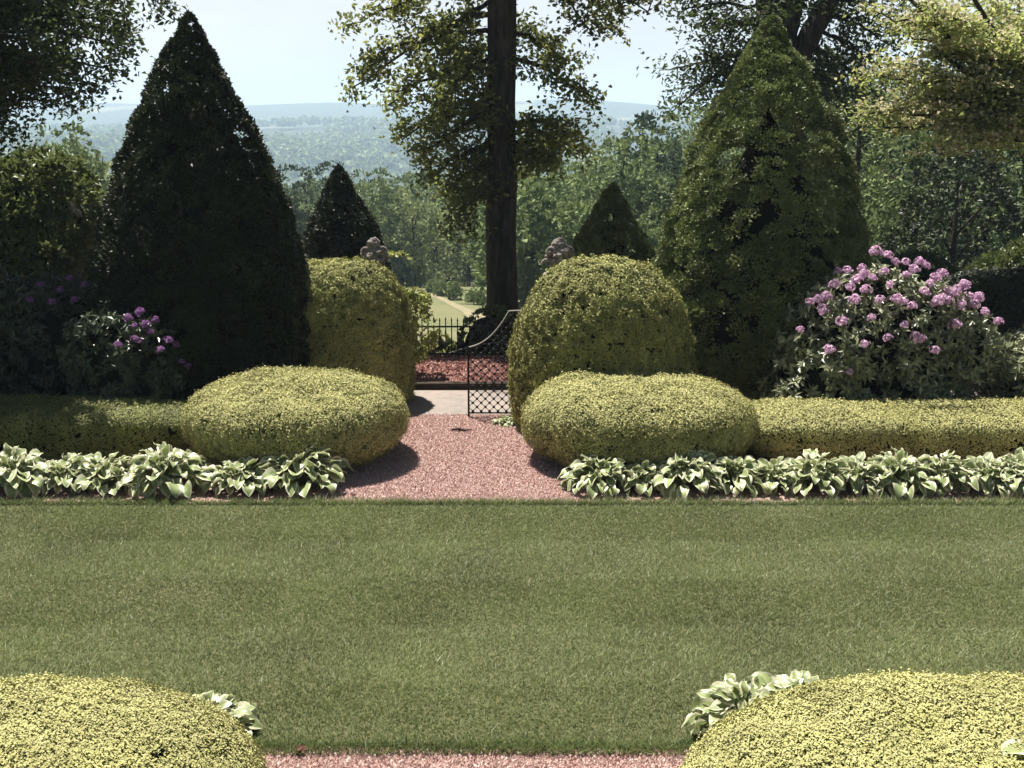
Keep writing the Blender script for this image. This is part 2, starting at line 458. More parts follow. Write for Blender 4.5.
LAWN0, LAWN1 = 6.63, 11.42
sheet('gravel_path', M['gravel'], [(-11, 3.7), (11, 3.7), (11, 19.4), (-11, 19.4)], 0.0)
a = rough_line(-11, 11, LAWN0, 160, .035, 1); b = rough_line(11, -11, LAWN1, 160, .015, 2)
sheet('lawn', M['soil'], np.vstack([a, b]), .012)
a = rough_line(-11, 11, 15.18, 120, .07, 5)
sheet('paved_walk', M['paving'], np.vstack([a, [(11, 16.72), (-11, 16.72)]]), .006)
mb = MB(); box(mb, (-11, 16.85, -.02), (11, 19.2, .055)); tag(mb.build('mulch_bed', M['mulch']), kind='structure')
mb = MB()
for k in range(8):
    box(mb, (-11 + k * 2.75 + .004, 16.72, -.02), (-11 + (k + 1) * 2.75 - .004, 16.85, .10 + .012 * rng.random()), ch=.008)
tag(mb.build('kerb', M['timber']), kind='structure')

# meadow and its mown track, draped on the terrain
def drape(name, mat, edge0, edge1, lift, n=60):
    e0 = np.asarray(edge0, float); e1 = np.asarray(edge1, float)
    t = np.linspace(0, 1, n)
    A = np.column_stack([np.interp(t, np.linspace(0, 1, len(e0)), e0[:, k]) for k in (0, 1)])
    B = np.column_stack([np.interp(t, np.linspace(0, 1, len(e1)), e1[:, k]) for k in (0, 1)])
    s = np.linspace(0, 1, 24)[None, :, None]
    XY = A[:, None] * (1 - s) + B[:, None] * s
    G = np.concatenate([XY, (height(XY[..., 0], XY[..., 1]) + lift)[..., None]], -1)
    mb = MB(); mb.add(G, grid_quads(n, 24, False), 0, .5, True)
    return tag(mb.build(name, mat), kind='structure')
drape('meadow', M['meadow'], [(-34, 20), (-34, 108)], [(6, 20), (3, 70), (0, 108)], .12)
def track_pt(px, py):
    lo, hi = 22., 110.
    for _ in range(50):
        mid = (lo + hi) / 2
        p = at(px, py, mid)
        if p[2] > height(p[0], mid) + .12: lo = mid
        else: hi = mid
    return (p[0], mid)
drape('meadow_path', M['track'], [track_pt(415, 293), track_pt(436, 298), track_pt(462, 312), track_pt(492, 326), track_pt(540, 346)],
      [track_pt(415, 291.5), track_pt(438, 295.5), track_pt(466, 308), track_pt(492, 319), track_pt(540, 337)], .135)

# ------------------------------------------------------------------ lawn grass and loose stones (stuff)
def blades(n, x0, x1, y0, y1, hmin, hmax, w):
    x = rng.uniform(x0, x1, n); y = rng.uniform(y0, y1, n)
    keep = np.abs(x) < .44 * y + 1.0
    x, y = x[keep], y[keep]; n = len(x)
    P = np.column_stack([x, y, np.full(n, .01)])
    pn = vnoise(P, 1.1, 8); pf = vnoise(P, 4.5, 9)
    h = rng.uniform(hmin, hmax, n) * (1 + .25 * pn + .2 * pf)
    a = rng.uniform(0, 2 * math.pi, n)
    stripe = np.sign(np.sin(y * 2 * math.pi / 1.9 + .4))
    lean = np.column_stack([.7 * rng.normal(size=n) + .1, .7 * rng.normal(size=n) + .22 * stripe, np.zeros(n)])
    D = np.column_stack([np.cos(a), np.sin(a), 0 * a]) * (w * rng.uniform(.7, 1.4, n) / 2)[:, None]
    tip = P + (np.array((0, 0, 1.0)) + lean) * h[:, None]
    V = np.stack([P - D, P + D, tip], 1)
    rn = np.clip(.42 + .16 * pn + .14 * pf + .10 * stripe + .26 * rng.normal(size=n), 0, 1)
    return V, np.arange(3 * n).reshape(n, 3), rn
mb = MB()
V, F, rn = blades(650000, -6.6, 6.6, LAWN0, LAWN1, .012, .030, .0062); mb.add(V, F, 0, rn)
# longer ragged tufts along both edges
for yy, sp in ((LAWN0, .075), (LAWN1, .035)):
    V, F, rn = blades(14000, -6.3, 6.3, yy - sp, yy + sp, .04, .075, .007); mb.add(V, F, 0, rn)
tag(mb.build('grass', M['grass']), kind='stuff')

def chips(n, pts, size, zbase, flat=.45, elong=1.0):
    n = len(pts)
    s = size * rng.uniform(.5, 1.4, n)
    a = rng.uniform(0, 2 * math.pi, n)
    c, si = np.cos(a), np.sin(a)
    ux = np.column_stack([c, si, .25 * rng.normal(size=n)]); uy = np.column_stack([-si, c, .25 * rng.normal(size=n)])
    base = np.column_stack([pts, np.full(n, zbase)])
    e = s[:, None] * elong
    top = base + np.column_stack([.2 * s * rng.normal(size=n), .2 * s * rng.normal(size=n), s * flat * rng.uniform(.6, 1.4, n)])
    low = base - np.array((0, 0, .006))
    V = np.stack([low + ux * e * .5 * rng.uniform(.6, 1.3, (n, 1)), low + uy * s[:, None] * .5, low - ux * e * .5, low - uy * s[:, None] * .5 * rng.uniform(.6, 1.3, (n, 1)),
                  top + ux * e * .22, top - ux * e * .2 + uy * s[:, None] * .1], 1)
    k = np.arange(n)[:, None] * 6
    T = np.array([(0, 1, 4), (1, 5, 4), (1, 2, 5), (2, 3, 5), (3, 4, 5), (3, 0, 4)])
    F = (k[..., None] + T[None]).reshape(-1, 3)
    return V, F, np.repeat(rng.random(n), 6)
mb = MB()
def scatter(n, x0, x1, y0, y1):
    return np.column_stack([rng.uniform(x0, x1, n), rng.uniform(y0, y1, n)])
pts = np.vstack([scatter(24000, -1.7, 1.3, 6.0, LAWN0 + .01), scatter(60000, -2.0, .9, LAWN1 - .01, 15.25), scatter(9000, -6, 6, LAWN1 - .005, 12.5)])
V, F, rn = chips(0, pts, .019, .004); mb.add(V, F, 0, rn)
tag(mb.build('gravel', M['chip']), kind='stuff')
mb = MB()
V, F, rn = chips(0, scatter(16000, -2.6, 1.6, 16.88, 19.15), .035, .06, .5, 1.9); mb.add(V, F, 0, rn)
tag(mb.build('bark_chips', M['bark_chip']), kind='stuff')

# ------------------------------------------------------------------ clipped evergreens
def shell(mb, G, n, L, W, disp=.042, dscale=1.8, jit=.26, hole=-.74, hscale=13., depth=.085, inset=.12, seed=1, lift=.5, mat=0, core=1, micro=.022, mscale=20.):
    P, N = sample_grid(G, n)
    N0 = N
    mic = vnoise(P, mscale, seed + 7)
    d = disp * (vnoise(P, dscale, seed) + .5 * vnoise(P, dscale * 2.6, seed + 1)) + micro * mic
    hn = vnoise(P, hscale, seed + 2) + .35 * vnoise(P, hscale * 2.2, seed + 5)
    keep = (hn > hole) & (P[:, 2] > .02)
    P, N, d, hn, mic = P[keep], N[keep], d[keep], hn[keep], mic[keep]
    k = len(P)
    d = d + np.where(rng.random(k) < .012, .05 * rng.random(k), 0)     # stray shoots
    P = P + N * (d - depth * rng.random(k) ** 2 + .012 * rng.normal(size=k))[:, None]
    rd = randdir(k)
    tang = nrm(rd - N * (rd * N).sum(1, keepdims=True))
    D = tang + N * lift * rng.uniform(.0, 1.1, k)[:, None] + np.array((0, 0, .15))
    FN = N + jit * rng.normal(size=(k, 3))
    rn = np.clip(.45 + .2 * rng.normal(size=k) + .08 * hn + .18 * mic - .4 * np.clip(3 * (vnoise(P, 2.6, seed + 3) - .42), 0, 1), 0, 1)
    leaves(mb, P, D, FN, L * rng.uniform(.6, 1.35, k), W * rng.uniform(.7, 1.3, k), mat, rn)
    if core is not None:
        Gn = grid_normals(G)
        C = G - Gn * inset + Gn * (disp * vnoise(G, dscale, seed))[..., None]
        C[..., 2] = np.maximum(C[..., 2], .0)
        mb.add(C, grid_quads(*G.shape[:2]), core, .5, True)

def hedge(name, G, n, mats, label, cat, group=None, L=.028, W=.014, under=.16, **kw):
    mb = MB()
    c = G.reshape(-1, 3).mean(0); zc = max(c[2], .1)      # clipped a little narrower towards the ground
    k = 1 - under * np.clip(1 - G[..., 2:3] / zc, 0, 1) ** 1.3
    G = G.copy(); G[..., :2] = c[:2] + (G[..., :2] - c[:2]) * (k if under else 1)
    shell(mb, G, n, L, W, **kw)
    c = G.reshape(-1, 3).mean(0); c[2] = 0
    return tag(mb.build(name, mats, loc=c), label, cat, group)

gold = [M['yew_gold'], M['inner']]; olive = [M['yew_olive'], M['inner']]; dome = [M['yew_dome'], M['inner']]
mg = 'clipped yew mounds at the path ends'
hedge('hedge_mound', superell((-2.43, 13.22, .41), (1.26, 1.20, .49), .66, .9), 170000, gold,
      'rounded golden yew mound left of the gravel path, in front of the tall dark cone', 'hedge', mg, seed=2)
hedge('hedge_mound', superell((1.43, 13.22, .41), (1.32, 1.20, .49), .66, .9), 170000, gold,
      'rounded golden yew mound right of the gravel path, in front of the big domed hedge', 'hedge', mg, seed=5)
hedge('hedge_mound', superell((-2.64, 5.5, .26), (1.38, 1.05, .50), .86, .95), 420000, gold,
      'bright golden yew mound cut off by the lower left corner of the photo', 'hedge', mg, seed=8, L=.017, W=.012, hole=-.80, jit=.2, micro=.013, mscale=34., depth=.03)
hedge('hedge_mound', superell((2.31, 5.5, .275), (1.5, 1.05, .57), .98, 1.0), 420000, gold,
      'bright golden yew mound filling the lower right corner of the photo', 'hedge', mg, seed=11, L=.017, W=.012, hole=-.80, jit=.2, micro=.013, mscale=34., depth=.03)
lg = 'low clipped hedges behind the hostas'
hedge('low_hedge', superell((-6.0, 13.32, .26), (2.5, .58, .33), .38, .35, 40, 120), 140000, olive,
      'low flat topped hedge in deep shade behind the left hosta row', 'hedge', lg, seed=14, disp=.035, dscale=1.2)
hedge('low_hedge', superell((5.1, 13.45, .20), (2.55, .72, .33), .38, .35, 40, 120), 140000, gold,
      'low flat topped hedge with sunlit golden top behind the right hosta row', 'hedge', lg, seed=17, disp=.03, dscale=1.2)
dg = 'tall domed hedges beside the gate'
hedge('domed_hedge', superell((-2.44, 16.08, .50), (1.10, .80, 1.45), .68, .9), 170000, dome,
      'tall domed yew hedge left of the gate, half hidden by the dark cone', 'hedge', dg, seed=20, L=.042, W=.019, micro=.04, mscale=13., depth=.07, under=.03)
hedge('domed_hedge', superell((1.12, 14.62, .50), (1.14, .92, 1.62), .82, .9), 170000, dome,
      'tall domed yew hedge right of the gate, fully sunlit on its left', 'hedge', dg, seed=23, L=.042, W=.019, micro=.04, mscale=13., depth=.07, under=.03)

def clumped(mb, G, K, per, rad, L, W, seed, inset, mat=0, core=1, stretch=.6, up=.35, thr=-.5, zmin=.05, nsc=1.5, push=.5):
    P, N = sample_grid(G, K)
    if core == 'cone':      # the leading tip is dense
        P2, N2 = sample_grid(G[-12:], 170)
        P = np.vstack([P, P2 * (.9, .9, 1)]); N = np.vstack([N, N2])
    keep = (vnoise(P, nsc, seed) + 2 * (P[:, 2] > .88 * G[..., 2].max()) * (core == 'cone') > thr) & (P[:, 2] > zmin)
    P, N = P[keep], N[keep]
    K = len(P)
    pk = np.clip(np.linalg.norm(P[:, :2], axis=1) / .5, .15, 1) if core == 'cone' else 1
    P = P + N * (push * rad * pk * vnoise(P, nsc * 1.7, seed + 1))[:, None]
    axis = nrm(N + np.array((0, 0, up)))
    rs = rad * rng.uniform(.55, 1.35, K)
    if core == 'cone':
        rs = rs * np.clip(np.linalg.norm(P[:, :2], axis=1) / .45, .5, 1)
    idx = np.repeat(np.arange(K), per)
    n = len(idx)
    u = randdir(n)
    u = np.where(((u * axis[idx]).sum(1) < -.2)[:, None], -u, u)
    flat = u - axis[idx] * (u * axis[idx]).sum(1, keepdims=True) * (1 - stretch)
    r = rs[idx] * rng.random(n) ** .4
    Q = P[idx] + flat * r[:, None]
    D = u + .5 * randdir(n) + np.array((0, 0, .1))
    rn = np.clip(np.repeat(rng.random(K), per) * .45 + .5 * rng.random(n), 0, 1)
    leaves(mb, Q, D, nrm(u) + .35 * rng.normal(size=(n, 3)), L * rng.uniform(.6, 1.4, n), W * rng.uniform(.7, 1.3, n), mat, rn)
    if core == 'cone':
        C = G.copy(); rr = np.linalg.norm(C[..., :2], axis=-1, keepdims=True)
        C[..., :2] *= np.maximum(rr - inset, .015) / rr
        top = C[..., 2].max(); C[..., 2] *= (top - inset * 1.6) / top
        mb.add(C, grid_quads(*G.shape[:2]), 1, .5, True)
    elif core is not None:
        C = G - grid_normals(G) * inset
        C[..., 2] = np.maximum(C[..., 2], .0)
        mb.add(C, grid_quads(*G.shape[:2]), core, .5, True)

def cone_profile(h, r, n=60, waist=.22, e=.8):
    t = np.linspace(.0, 1, n)
    rr = r * np.where(t < waist, .86 + .14 * np.sin(t / waist * math.pi / 2), np.sin(np.pi / 2 * np.clip(1 - (t - waist) / (1 - waist), 0, 1)) ** e)
    return np.column_stack([np.maximum(rr, .012), t * h])

def cone(c, h, r, mats, label, K, per, rad, L, W, inset, seed, group, stems=0, thr=-.5, e=.9, waist=.15, nsc=2.6, push=.5, up=.35):
    root = empty('yew_cone', c)
    mb = MB()
    G = revolve((0, 0, 0), cone_profile(h, r, e=e, waist=waist))
    G[..., 0] += .04 * r * vnoise(G, 1.2, seed); G[..., 1] += .04 * r * vnoise(G, 1.3, seed + 1)
    clumped(mb, G, K, per, rad, L, W, seed, inset, thr=thr, core='cone', nsc=nsc, push=push, up=up)
    mb.build('foliage', mats, root)
    mb = MB()
    for k in range(max(stems, 3)):
        a = rng.uniform(0, 2 * math.pi); q = r * (.3 if stems else .1) * math.sqrt(rng.random())
        q2 = q * 1.6
        z = np.linspace(0, h * .5, 7)
        tube(mb, np.column_stack([np.linspace(q, q2, 7) * math.cos(a) + .02 * rng.normal(size=7), np.linspace(q, q2, 7) * math.sin(a) + .02 * rng.normal(size=7), z]), np.linspace(.05, .025, 7), 7)
    mb.build('trunk', M['bark'], root)
    return tag(root, label, 'tree', group)

cg = 'yews clipped to tall cones'
darkm = [M['yew_dark'], M['inner']]; midm = [M['yew_mid'], M['inner']]
cone((-4.03, 15.48, 0), 5.05, 1.37, darkm, 'tall nearly black clipped yew cone on the left', 4600, 40, .115, .055, .03, .15, 31, cg, thr=-.55, nsc=5., push=.6)
cone((3.42, 16.4, 0), 5.12, 1.46, midm, 'tall shaggy green yew cone on the right with bare stems showing low down', 3600, 64, .13, .046, .026, .40, 34, cg, stems=20, thr=-.46, nsc=3.6, push=.9, up=1.1)
sg = 'small clipped yew cones beyond the fence'
cone((-2.83, 20.0, -.1), 3.15, .86, darkm, 'small dark clipped yew cone just right of the tall black cone', 1300, 34, .11, .06, .034, .12, 37, sg, thr=-.8)
cone((1.68, 20.0, -.1), 2.85, .86, [M['yew_mid'], M['inner']], 'small bushy yew cone rising behind the right domed hedge', 1000, 44, .13, .065, .038, .22, 40, sg, thr=-.35, nsc=4., push=1.)

# ------------------------------------------------------------------ rhododendrons
def rosette_leaves(mb, P, N, per, L, W, mat=0):
    K = len(P)
    axis = nrm(N + np.array((0, 0, .25)) + .25 * rng.normal(size=(K, 3)))
    t1 = nrm(np.cross(axis, randdir(K))); t2 = np.cross(axis, t1)
    j = np.tile(np.arange(per), K); idx = np.repeat(np.arange(K), per)
    a = j * 2 * math.pi / per + np.repeat(rng.uniform(0, 6.28, K), per) + .2 * rng.normal(size=K * per)
    rad = t1[idx] * np.cos(a)[:, None] + t2[idx] * np.sin(a)[:, None]
    D = rad + axis[idx] * rng.uniform(-.7, .9, K * per)[:, None] + .25 * rng.normal(size=(K * per, 3))
    Ls = L * rng.uniform(.7, 1.25, K * per)
    Q = P[idx] + nrm(D) * (Ls * .55)[:, None]
    leaves(mb, Q, D, axis[idx] + .35 * rng.normal(size=(K * per, 3)), Ls, W * rng.uniform(.8, 1.2, K * per), mat, np.clip(.5 + .27 * rng.normal(size=K * per), 0, 1), fold=.12)

def truss(r):
    mb = MB()
    n = 26
    u = randdir(n * 2); u = u[u[:, 2] > -.35][:n]; n = len(u)
    P = u * r * rng.uniform(.75, 1.2, (n, 1)) * np.array((1, 1, .85))
    G = superell((0, 0, -.1 * r), (r * .55, r * .55, r * .5), 1, 1, 8, 12); mb.add(G, grid_quads(8, 12), 0, .3, True)
    for k in range(5):      # five petals per floret
        t1 = nrm(np.cross(u, np.array((.3, .2, .9)))); t2 = np.cross(u, t1)
        a = k * 2 * math.pi / 5
        d = t1 * math.cos(a) + t2 * math.sin(a)
        leaves(mb, P + d * r * .2 + u * r * .06, d + u * .6 * rng.random((n, 1)), u + .35 * rng.normal(size=(n, 3)), r * .44, r * .3, 0, np.clip(.5 + .3 * rng.normal(size=n), 0, 1))
    return mb

def rhodo(c, blobs, K, mats, label, flowers, fmat, group, L=.10, W=.042):
    root = empty('rhododendron', c)
    mb = MB(); st = MB()
    for (dx, dy, dz, rx, ry, rz, sd) in blobs:
        G = superell((dx, dy, dz), (rx, ry, rz), .95, 1.0, 30, 50)
        G = G + grid_normals(G) * (.14 * vnoise(G, 1.9, sd) + .07 * vnoise(G, 4.5, sd + 1))[..., None]
        n = int(1.35 * K * rx * rz)
        P, N = sample_grid(G, n)
        kp = (P[:, 2] > .05) & (vnoise(P, 3.2, sd + 2) > -.6)
        P, N = P[kp], N[kp]
        P = P - N * (.2 * rng.random(len(P)) ** 1.5)[:, None]
        rosette_leaves(mb, P, N, 9, L, W)
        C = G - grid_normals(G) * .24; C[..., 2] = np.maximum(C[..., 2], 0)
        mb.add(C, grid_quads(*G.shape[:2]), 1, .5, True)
    for k in range(7):
        a = rng.uniform(0, 6.28); e = np.array((math.cos(a) * .6, math.sin(a) * .35, .9))
        t = np.linspace(0, 1, 6)[:, None]
        tube(st, e * t + np.array((0, 0, 0)) + .03 * rng.normal(size=(6, 3)) * t, np.linspace(.035, .015, 6), 6)
    mb.build('foliage', mats, root)
    st.build('stem', M['bark'], root)
    protos = []
    for i, (p, s) in enumerate(flowers):
        p = np.asarray(p) - np.asarray(c)
        if i < 3:
            o = truss(.085).build('flower_cluster', fmat, root); protos.append(o)
        else:
            o = protos[i % 3].copy(); COL.objects.link(o); o.parent = root
        o.location = p; o.scale = (s,) * 3; o.rotation_euler = (rng.uniform(-.4, .4), rng.uniform(-.4, .4), rng.uniform(0, 6.28))
    return tag(root, label, 'shrub', group)

rg = 'rhododendron bushes behind the low hedges'
def surf_flowers(blobs, c, pix, s0=1.0, out_=.03):
    """trusses sit on the bush's skin where the photo shows them"""
    out = []
    for px, py in pix:
        d = ray(px, py); o = np.array((0, 0, CAM_H)) - np.asarray(c)
        best = None
        for (dx, dy, dz, rx, ry, rz, sd) in blobs:
            q = np.array((rx + out_, ry + out_, rz + out_)); oo = (o - (dx, dy, dz)) / q; dd = d / q
            A = dd @ dd; B = oo @ dd; Cc = oo @ oo - 1
            disc = B * B - A * Cc
            t = (-B - math.sqrt(disc)) / A if disc > 0 else -B / A
            miss = 0 if disc > 0 else Cc - B * B / A
            if best is None or (miss, t) < best[:2]: best = (miss, t)
        out.append((np.array((0, 0, CAM_H)) + d * best[1], s0 * rng.uniform(.8, 1.25)))
    return out
bR = [(0, 0, .92, 1.25, .75, 1.05, 61), (.55, .1, .82, 1.0, .7, .85, 63), (-.75, -.1, .5, .75, .6, .6, 65)]
cR = (4.62, 14.85, 0)
pixR = [(800, 330), (842, 322), (872, 318), (955, 325), (935, 350), (865, 345), (850, 372), (905, 325), (855, 300), (880, 300), (925, 292), (937, 302), (890, 285), (850, 288), (835, 285), (965, 285), (905, 262), (822, 310), (985, 312), (848, 270), (862, 268), (876, 252), (888, 255), (895, 262), (884, 272), (873, 278), (864, 275), (857, 280), (838, 271), (826, 297), (818, 300), (810, 302),
        (920, 262), (926, 266), (935, 278), (942, 274), (930, 284), (946, 290), (953, 293), (942, 298), (958, 290), (948, 302), (904, 302), (912, 306), (897, 300),
        (888, 338), (920, 340), (915, 336), (830, 350), (968, 298), (974, 305), (961, 305), (978, 297), (998, 322), (866, 290), (906, 275), (914, 270)]
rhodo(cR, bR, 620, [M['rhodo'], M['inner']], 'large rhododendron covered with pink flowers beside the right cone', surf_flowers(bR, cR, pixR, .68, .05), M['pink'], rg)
bL = [(0, 0, .85, 1.35, .9, 1.0, 71), (1.10, -1.34, .68, .70, .38, .84, 73), (-1.1, 0, .9, 1.1, .9, 1.05, 75)]
cL = (-5.75, 15.3, 0)
pixL = [(118, 345), (160, 350), (136, 340), (128, 318), (134, 326), (146, 325), (150, 332), (182, 362), (188, 366), (176, 345), (168, 340), (140, 312), (155, 320)]
pixLd = [(70, 278), (84, 285), (96, 290), (60, 290), (40, 285), (110, 300), (75, 300), (30, 300), (120, 290), (52, 302)]
rhodo(cL, bL, 620, [M['rhodo_shaded'], M['inner']], 'shaded dark rhododendron with a few purple flowers at the foot of the left cone', surf_flowers(bL, cL, pixL, .52, .1) + surf_flowers(bL, cL, pixLd, .55, .06), M['purple'], rg)
bP = [(0, 0, .55, .95, .8, .72, 81)]
rhodo((7.0, 15.0, 0), bP, 640, [M['rhodo'], M['inner']], 'pale rhododendron without flowers cut off by the right photo edge', [], M['pink'], rg, L=.14)

# ------------------------------------------------------------------ hostas
def hosta_mesh(n_leaf, spread, hgt, seed):
    r = np.random.default_rng(seed)
    mb = MB()
    us = np.array((-1, -.62, 0, .62, 1.0)); ts = np.linspace(0, 1, 7)
    prof = np.array((.10, .72, 1.0, .98, .78, .45, .03))
    for i in range(n_leaf):
        a = i * 2.399 + r.normal() * .25
        q = math.sqrt((i + .5) / n_leaf)                        # inner leaves upright, outer ones arching low
        L = (.11 + .055 * q) * r.uniform(.75, 1.3); W = L * r.uniform(.58, .78)
        reach = spread * q * r.uniform(.55, .85)
        z0 = hgt * (1 - .62 * q ** 2) * r.uniform(.75, 1.1)
        out = np.array((math.cos(a), math.sin(a), 0)); side = np.array((-math.sin(a), math.cos(a), 0))
        roll = r.normal() * .5; side = side * math.cos(roll) + np.array((0, 0, math.sin(roll)))
        pitch0 = 1.0 - 1.0 * q + .4 * r.normal(); droop = .7 + .9 * q
        p = np.array((0, 0, z0)) + out * reach
        cen = []; up = []
        for t in ts:
            an = pitch0 - droop * t
            d = out * math.cos(an) + np.array((0, 0, math.sin(an)))
            cen.append(p.copy()); up.append(np.cross(d, side)); p = p + d * L / 6
        cen = np.array(cen); up = -np.array(up)
        up[up[:, 2] < 0] *= -1
        wav = .012 * np.sin(ts * 9 + r.uniform(0, 6))
        V = cen[:, None] + side * (us[None, :, None] * prof[:, None, None] * W / 2) + up[:, None] * ((np.abs(us)[None, :] ** 1.5 * prof[:, None] * W * .16)[..., None] + (wav[:, None] * np.abs(us)[None])[..., None])
        f = grid_quads(7, 5, False).reshape(6, 4, 4)
        rn = r.random() * .8 + .1
        mb.add(V, f[:, 1:3].reshape(-1, 4), 0, rn, True)
        mb.add(V, f[:, (0, 3)].reshape(-1, 4), 1, rn, True)
        st = np.array([(0, 0, 0.0), tuple(out * reach * .45 + np.array((0, 0, z0 * .75))), tuple(cen[0])])
        tube(mb, st, .006, 5, 0, rn)
    return mb
hm = [M['hosta'], M['hosta_edge']]
hp = [hosta_mesh(135, .42, .30, s).build('hosta', hm) for s in (3, 8, 15)]
used = set()
def hosta(k, x, y, s, label, zs=1.0, z=0.0):
    src = hp[k]
    if k in used:
        o = src.copy(); COL.objects.link(o)
    else:
        o = src; used.add(k)
    o.location = (x, y, z); o.rotation_euler = (0, 0, rng.uniform(0, 6.28)); o.scale = (s, s, s * zs)
    return tag(o, label, 'hosta', 'variegated hostas edging the lawn')
order = ['', 'second', 'third', 'fourth', 'fifth', 'sixth', 'seventh', 'eighth', 'ninth', 'tenth', 'eleventh', 'twelfth']
for i, (px, s) in enumerate(((302, 1.22), (245, .98), (168, 1.25), (108, 1.0), (70, .95), (18, 1.15), (-45, 1.1))):
    lab = ('big hosta nearest the path in the left far row, beside the gravel' if i == 0 else f'{order[i]} hosta counted from the path in the left far row')
    hosta(i % 3, (px - 512) / 1200 * 12.55, 11.98 + rng.uniform(-.06, .06), s, lab, rng.uniform(.88, 1.0))
for i, (px, s) in enumerate(((600, 1.0), (644, .8), (684, 1.1), (732, .95), (772, .85), (812, 1.0), (852, .9), (893, 1.05), (938, 1.0), (978, .9), (1012, 1.0), (1058, 1.1))):
    lab = ('hosta nearest the path in the right far row, sprawling over the gravel' if i == 0 else f'{order[i]} hosta counted from the path in the right far row')
    hosta((i + 1) % 3, (px - 512) / 1200 * 12.55, 11.98 + rng.uniform(-.06, .06), s, lab, rng.uniform(.9, 1.05))
hosta(0, 1.44, 6.80, .88, 'near hosta spreading out left of the lower right golden mound', 1.05)
hosta(1, 1.80, 6.92, 1.05, 'near hosta peeping over the left shoulder of the lower right golden mound', .85)
hosta(2, -1.90, 6.80, .8, 'near hosta showing white leaves over the lower left golden mound', .8)
hosta(0, -2.80, 6.9, .78, 'near hosta of which one white tip shows above the lower left golden mound', .8)
hosta(1, -.06, 14.72, .42, 'small pale hosta at the foot of the iron gate', .7)
# sprig of broad leaves growing out of the near right mound
o = hosta_mesh(9, .2, .13, 31).build('leaf_sprig', hm)
o.location = (2.53, 5.2, .74)
tag(o, 'sprig of broad pale leaves poking out of the lower right golden mound', 'plant')

# ------------------------------------------------------------------ gate, pillars, statues, fence
gate = empty('iron_gate', (.46, 15.1, .03))
gx0, gx1 = -.56, .46
mb = MB()
tube(mb, [(gx0 - gx1, 0, -.02), (gx0 - gx1, 0, .90)], .013, 8); mb.build('stile', M['iron'], gate)
mb = MB(); tube(mb, [(0, 0, -.03), (0, 0, 1.42)], .018, 8); mb.build('stile', M['iron'], gate)
mb = MB(); tube(mb, [(gx0 - gx1, 0, .03), (0, 0, .03)], .011, 8); mb.build('bottom_rail', M['iron'], gate)
t = np.linspace(0, 1, 15)
cx = gx0 - gx1 + t * .52; cz = .89 + .47 * (.25 * t + .75 * t ** 2.4)
mb = MB(); tube(mb, np.vstack([np.column_stack([cx, 0 * cx, cz]), [(-.40, 0, 1.365), (0, 0, 1.365)]]), .008, 8); mb.build('top_rail', M['steel'], gate)  # pale colour stands for sunlight catching the rail
mb = MB()
sp = .108; w = gx1 - gx0
def top_at(x):
    u = (x - (gx0 - gx1)) / .52
    return np.where(u < 1, .89 + .47 * (.25 * u + .75 * np.clip(u, 0, 1) ** 2.4), 1.36)
for sgn in (1, -1):
    for k in np.arange(-16, 24):
        # lines z = sgn*x + c clipped to the leaf
        xs = np.linspace(-w, 0, 120); zz = sgn * (xs + w) + k * sp + (0 if sgn > 0 else 0)
        ok = (zz > .03) & (zz < top_at(xs))
        if ok.sum() > 2:
            i = np.where(ok)[0]
            tube(mb, [(xs[i[0]], .004 * sgn, zz[i[0]]), (xs[i[-1]], .004 * sgn, zz[i[-1]])], .0045, 5)
for i in range(0, 20):
    for j in range(0, 28):
        x = -w + i * sp / 2; z = j * sp / 2
        if (i + j) % 2 == 0 and .05 < z and x < -.01 and i > 0 and z < float(top_at(np.array(x))) - .03:
            lathe(mb, [(.001, -.012), (.016, -.007), (.019, 0), (.016, .007), (.001, .012)], (0, 0, 0), 8)
            V = mb.v[-1]; mb.v[-1] = np.column_stack([V[:, 0], V[:, 2], V[:, 1]]) + np.array((x, 0, z))
mb.build('lattice', M['iron'], gate)
tag(gate, 'open lattice iron gate leaf with a swept top rail beside the right domed hedge', 'gate')

for x, py_, ph, side in ((-1.88, 16.42, 1.62, 'left'), (.62, 15.62, 1.70, 'right')):
    mb = MB()
    box(mb, (x - .17, py_ - .17, 0), (x + .17, py_ + .17, ph), ch=.01); box(mb, (x - .21, py_ - .21, ph + .002), (x + .21, py_ + .21, ph + .10), ch=.02)
    o = mb.build('gate_pillar', M['stone'], loc=(x, py_, 0))
    tag(o, f'stone gate pillar buried behind the {side} domed hedge', 'pillar', 'gate pillars')
def finial(seed):
    r = np.random.default_rng(seed)
    mb = MB()
    lathe(mb, [(.001, 0), (.11, 0), (.12, .03), (.08, .05), (.07, .07), (.15, .13), (.19, .19), (.185, .22), (.001, .22)], (0, 0, 0), 24)
    lumps = [(0, 0, .30, .15, .11), (.0, -.03, .40, .10, .075), (-.14, -.03, .27, .08, .095), (.13, -.02, .28, .08, .085), (-.03, -.12, .25, .08, .06), (.07, -.12, .31, .06, .05), (.03, -.06, .465, .045, .03)]
    for (x, y, z, rr, rz) in lumps:
        G = superell((x, y, z), (rr, rr, rz), 1, 1, 26, 40)
        G = G + grid_normals(G) * (.035 * vnoise(G, 11, seed) + .022 * vnoise(G, 26, seed + 1) + .01 * vnoise(G, 60, seed + 2))[..., None]
        mb.add(G, grid_quads(26, 40), 0, .5, True)
    for (x, z, s) in ((-.19, .15, -1), (.17, .15, 1), (-.12, .31, -1), (.12, .32, 1)):   # scrolled leaves
        th = np.linspace(0, 4.6, 22); rr = .065 * (1 - th / 6.5)
        tube(mb, np.column_stack([x + s * rr * np.cos(th), np.full(22, -.08), z + rr * np.sin(th)]), np.linspace(.026, .014, 22), 8)
    return mb
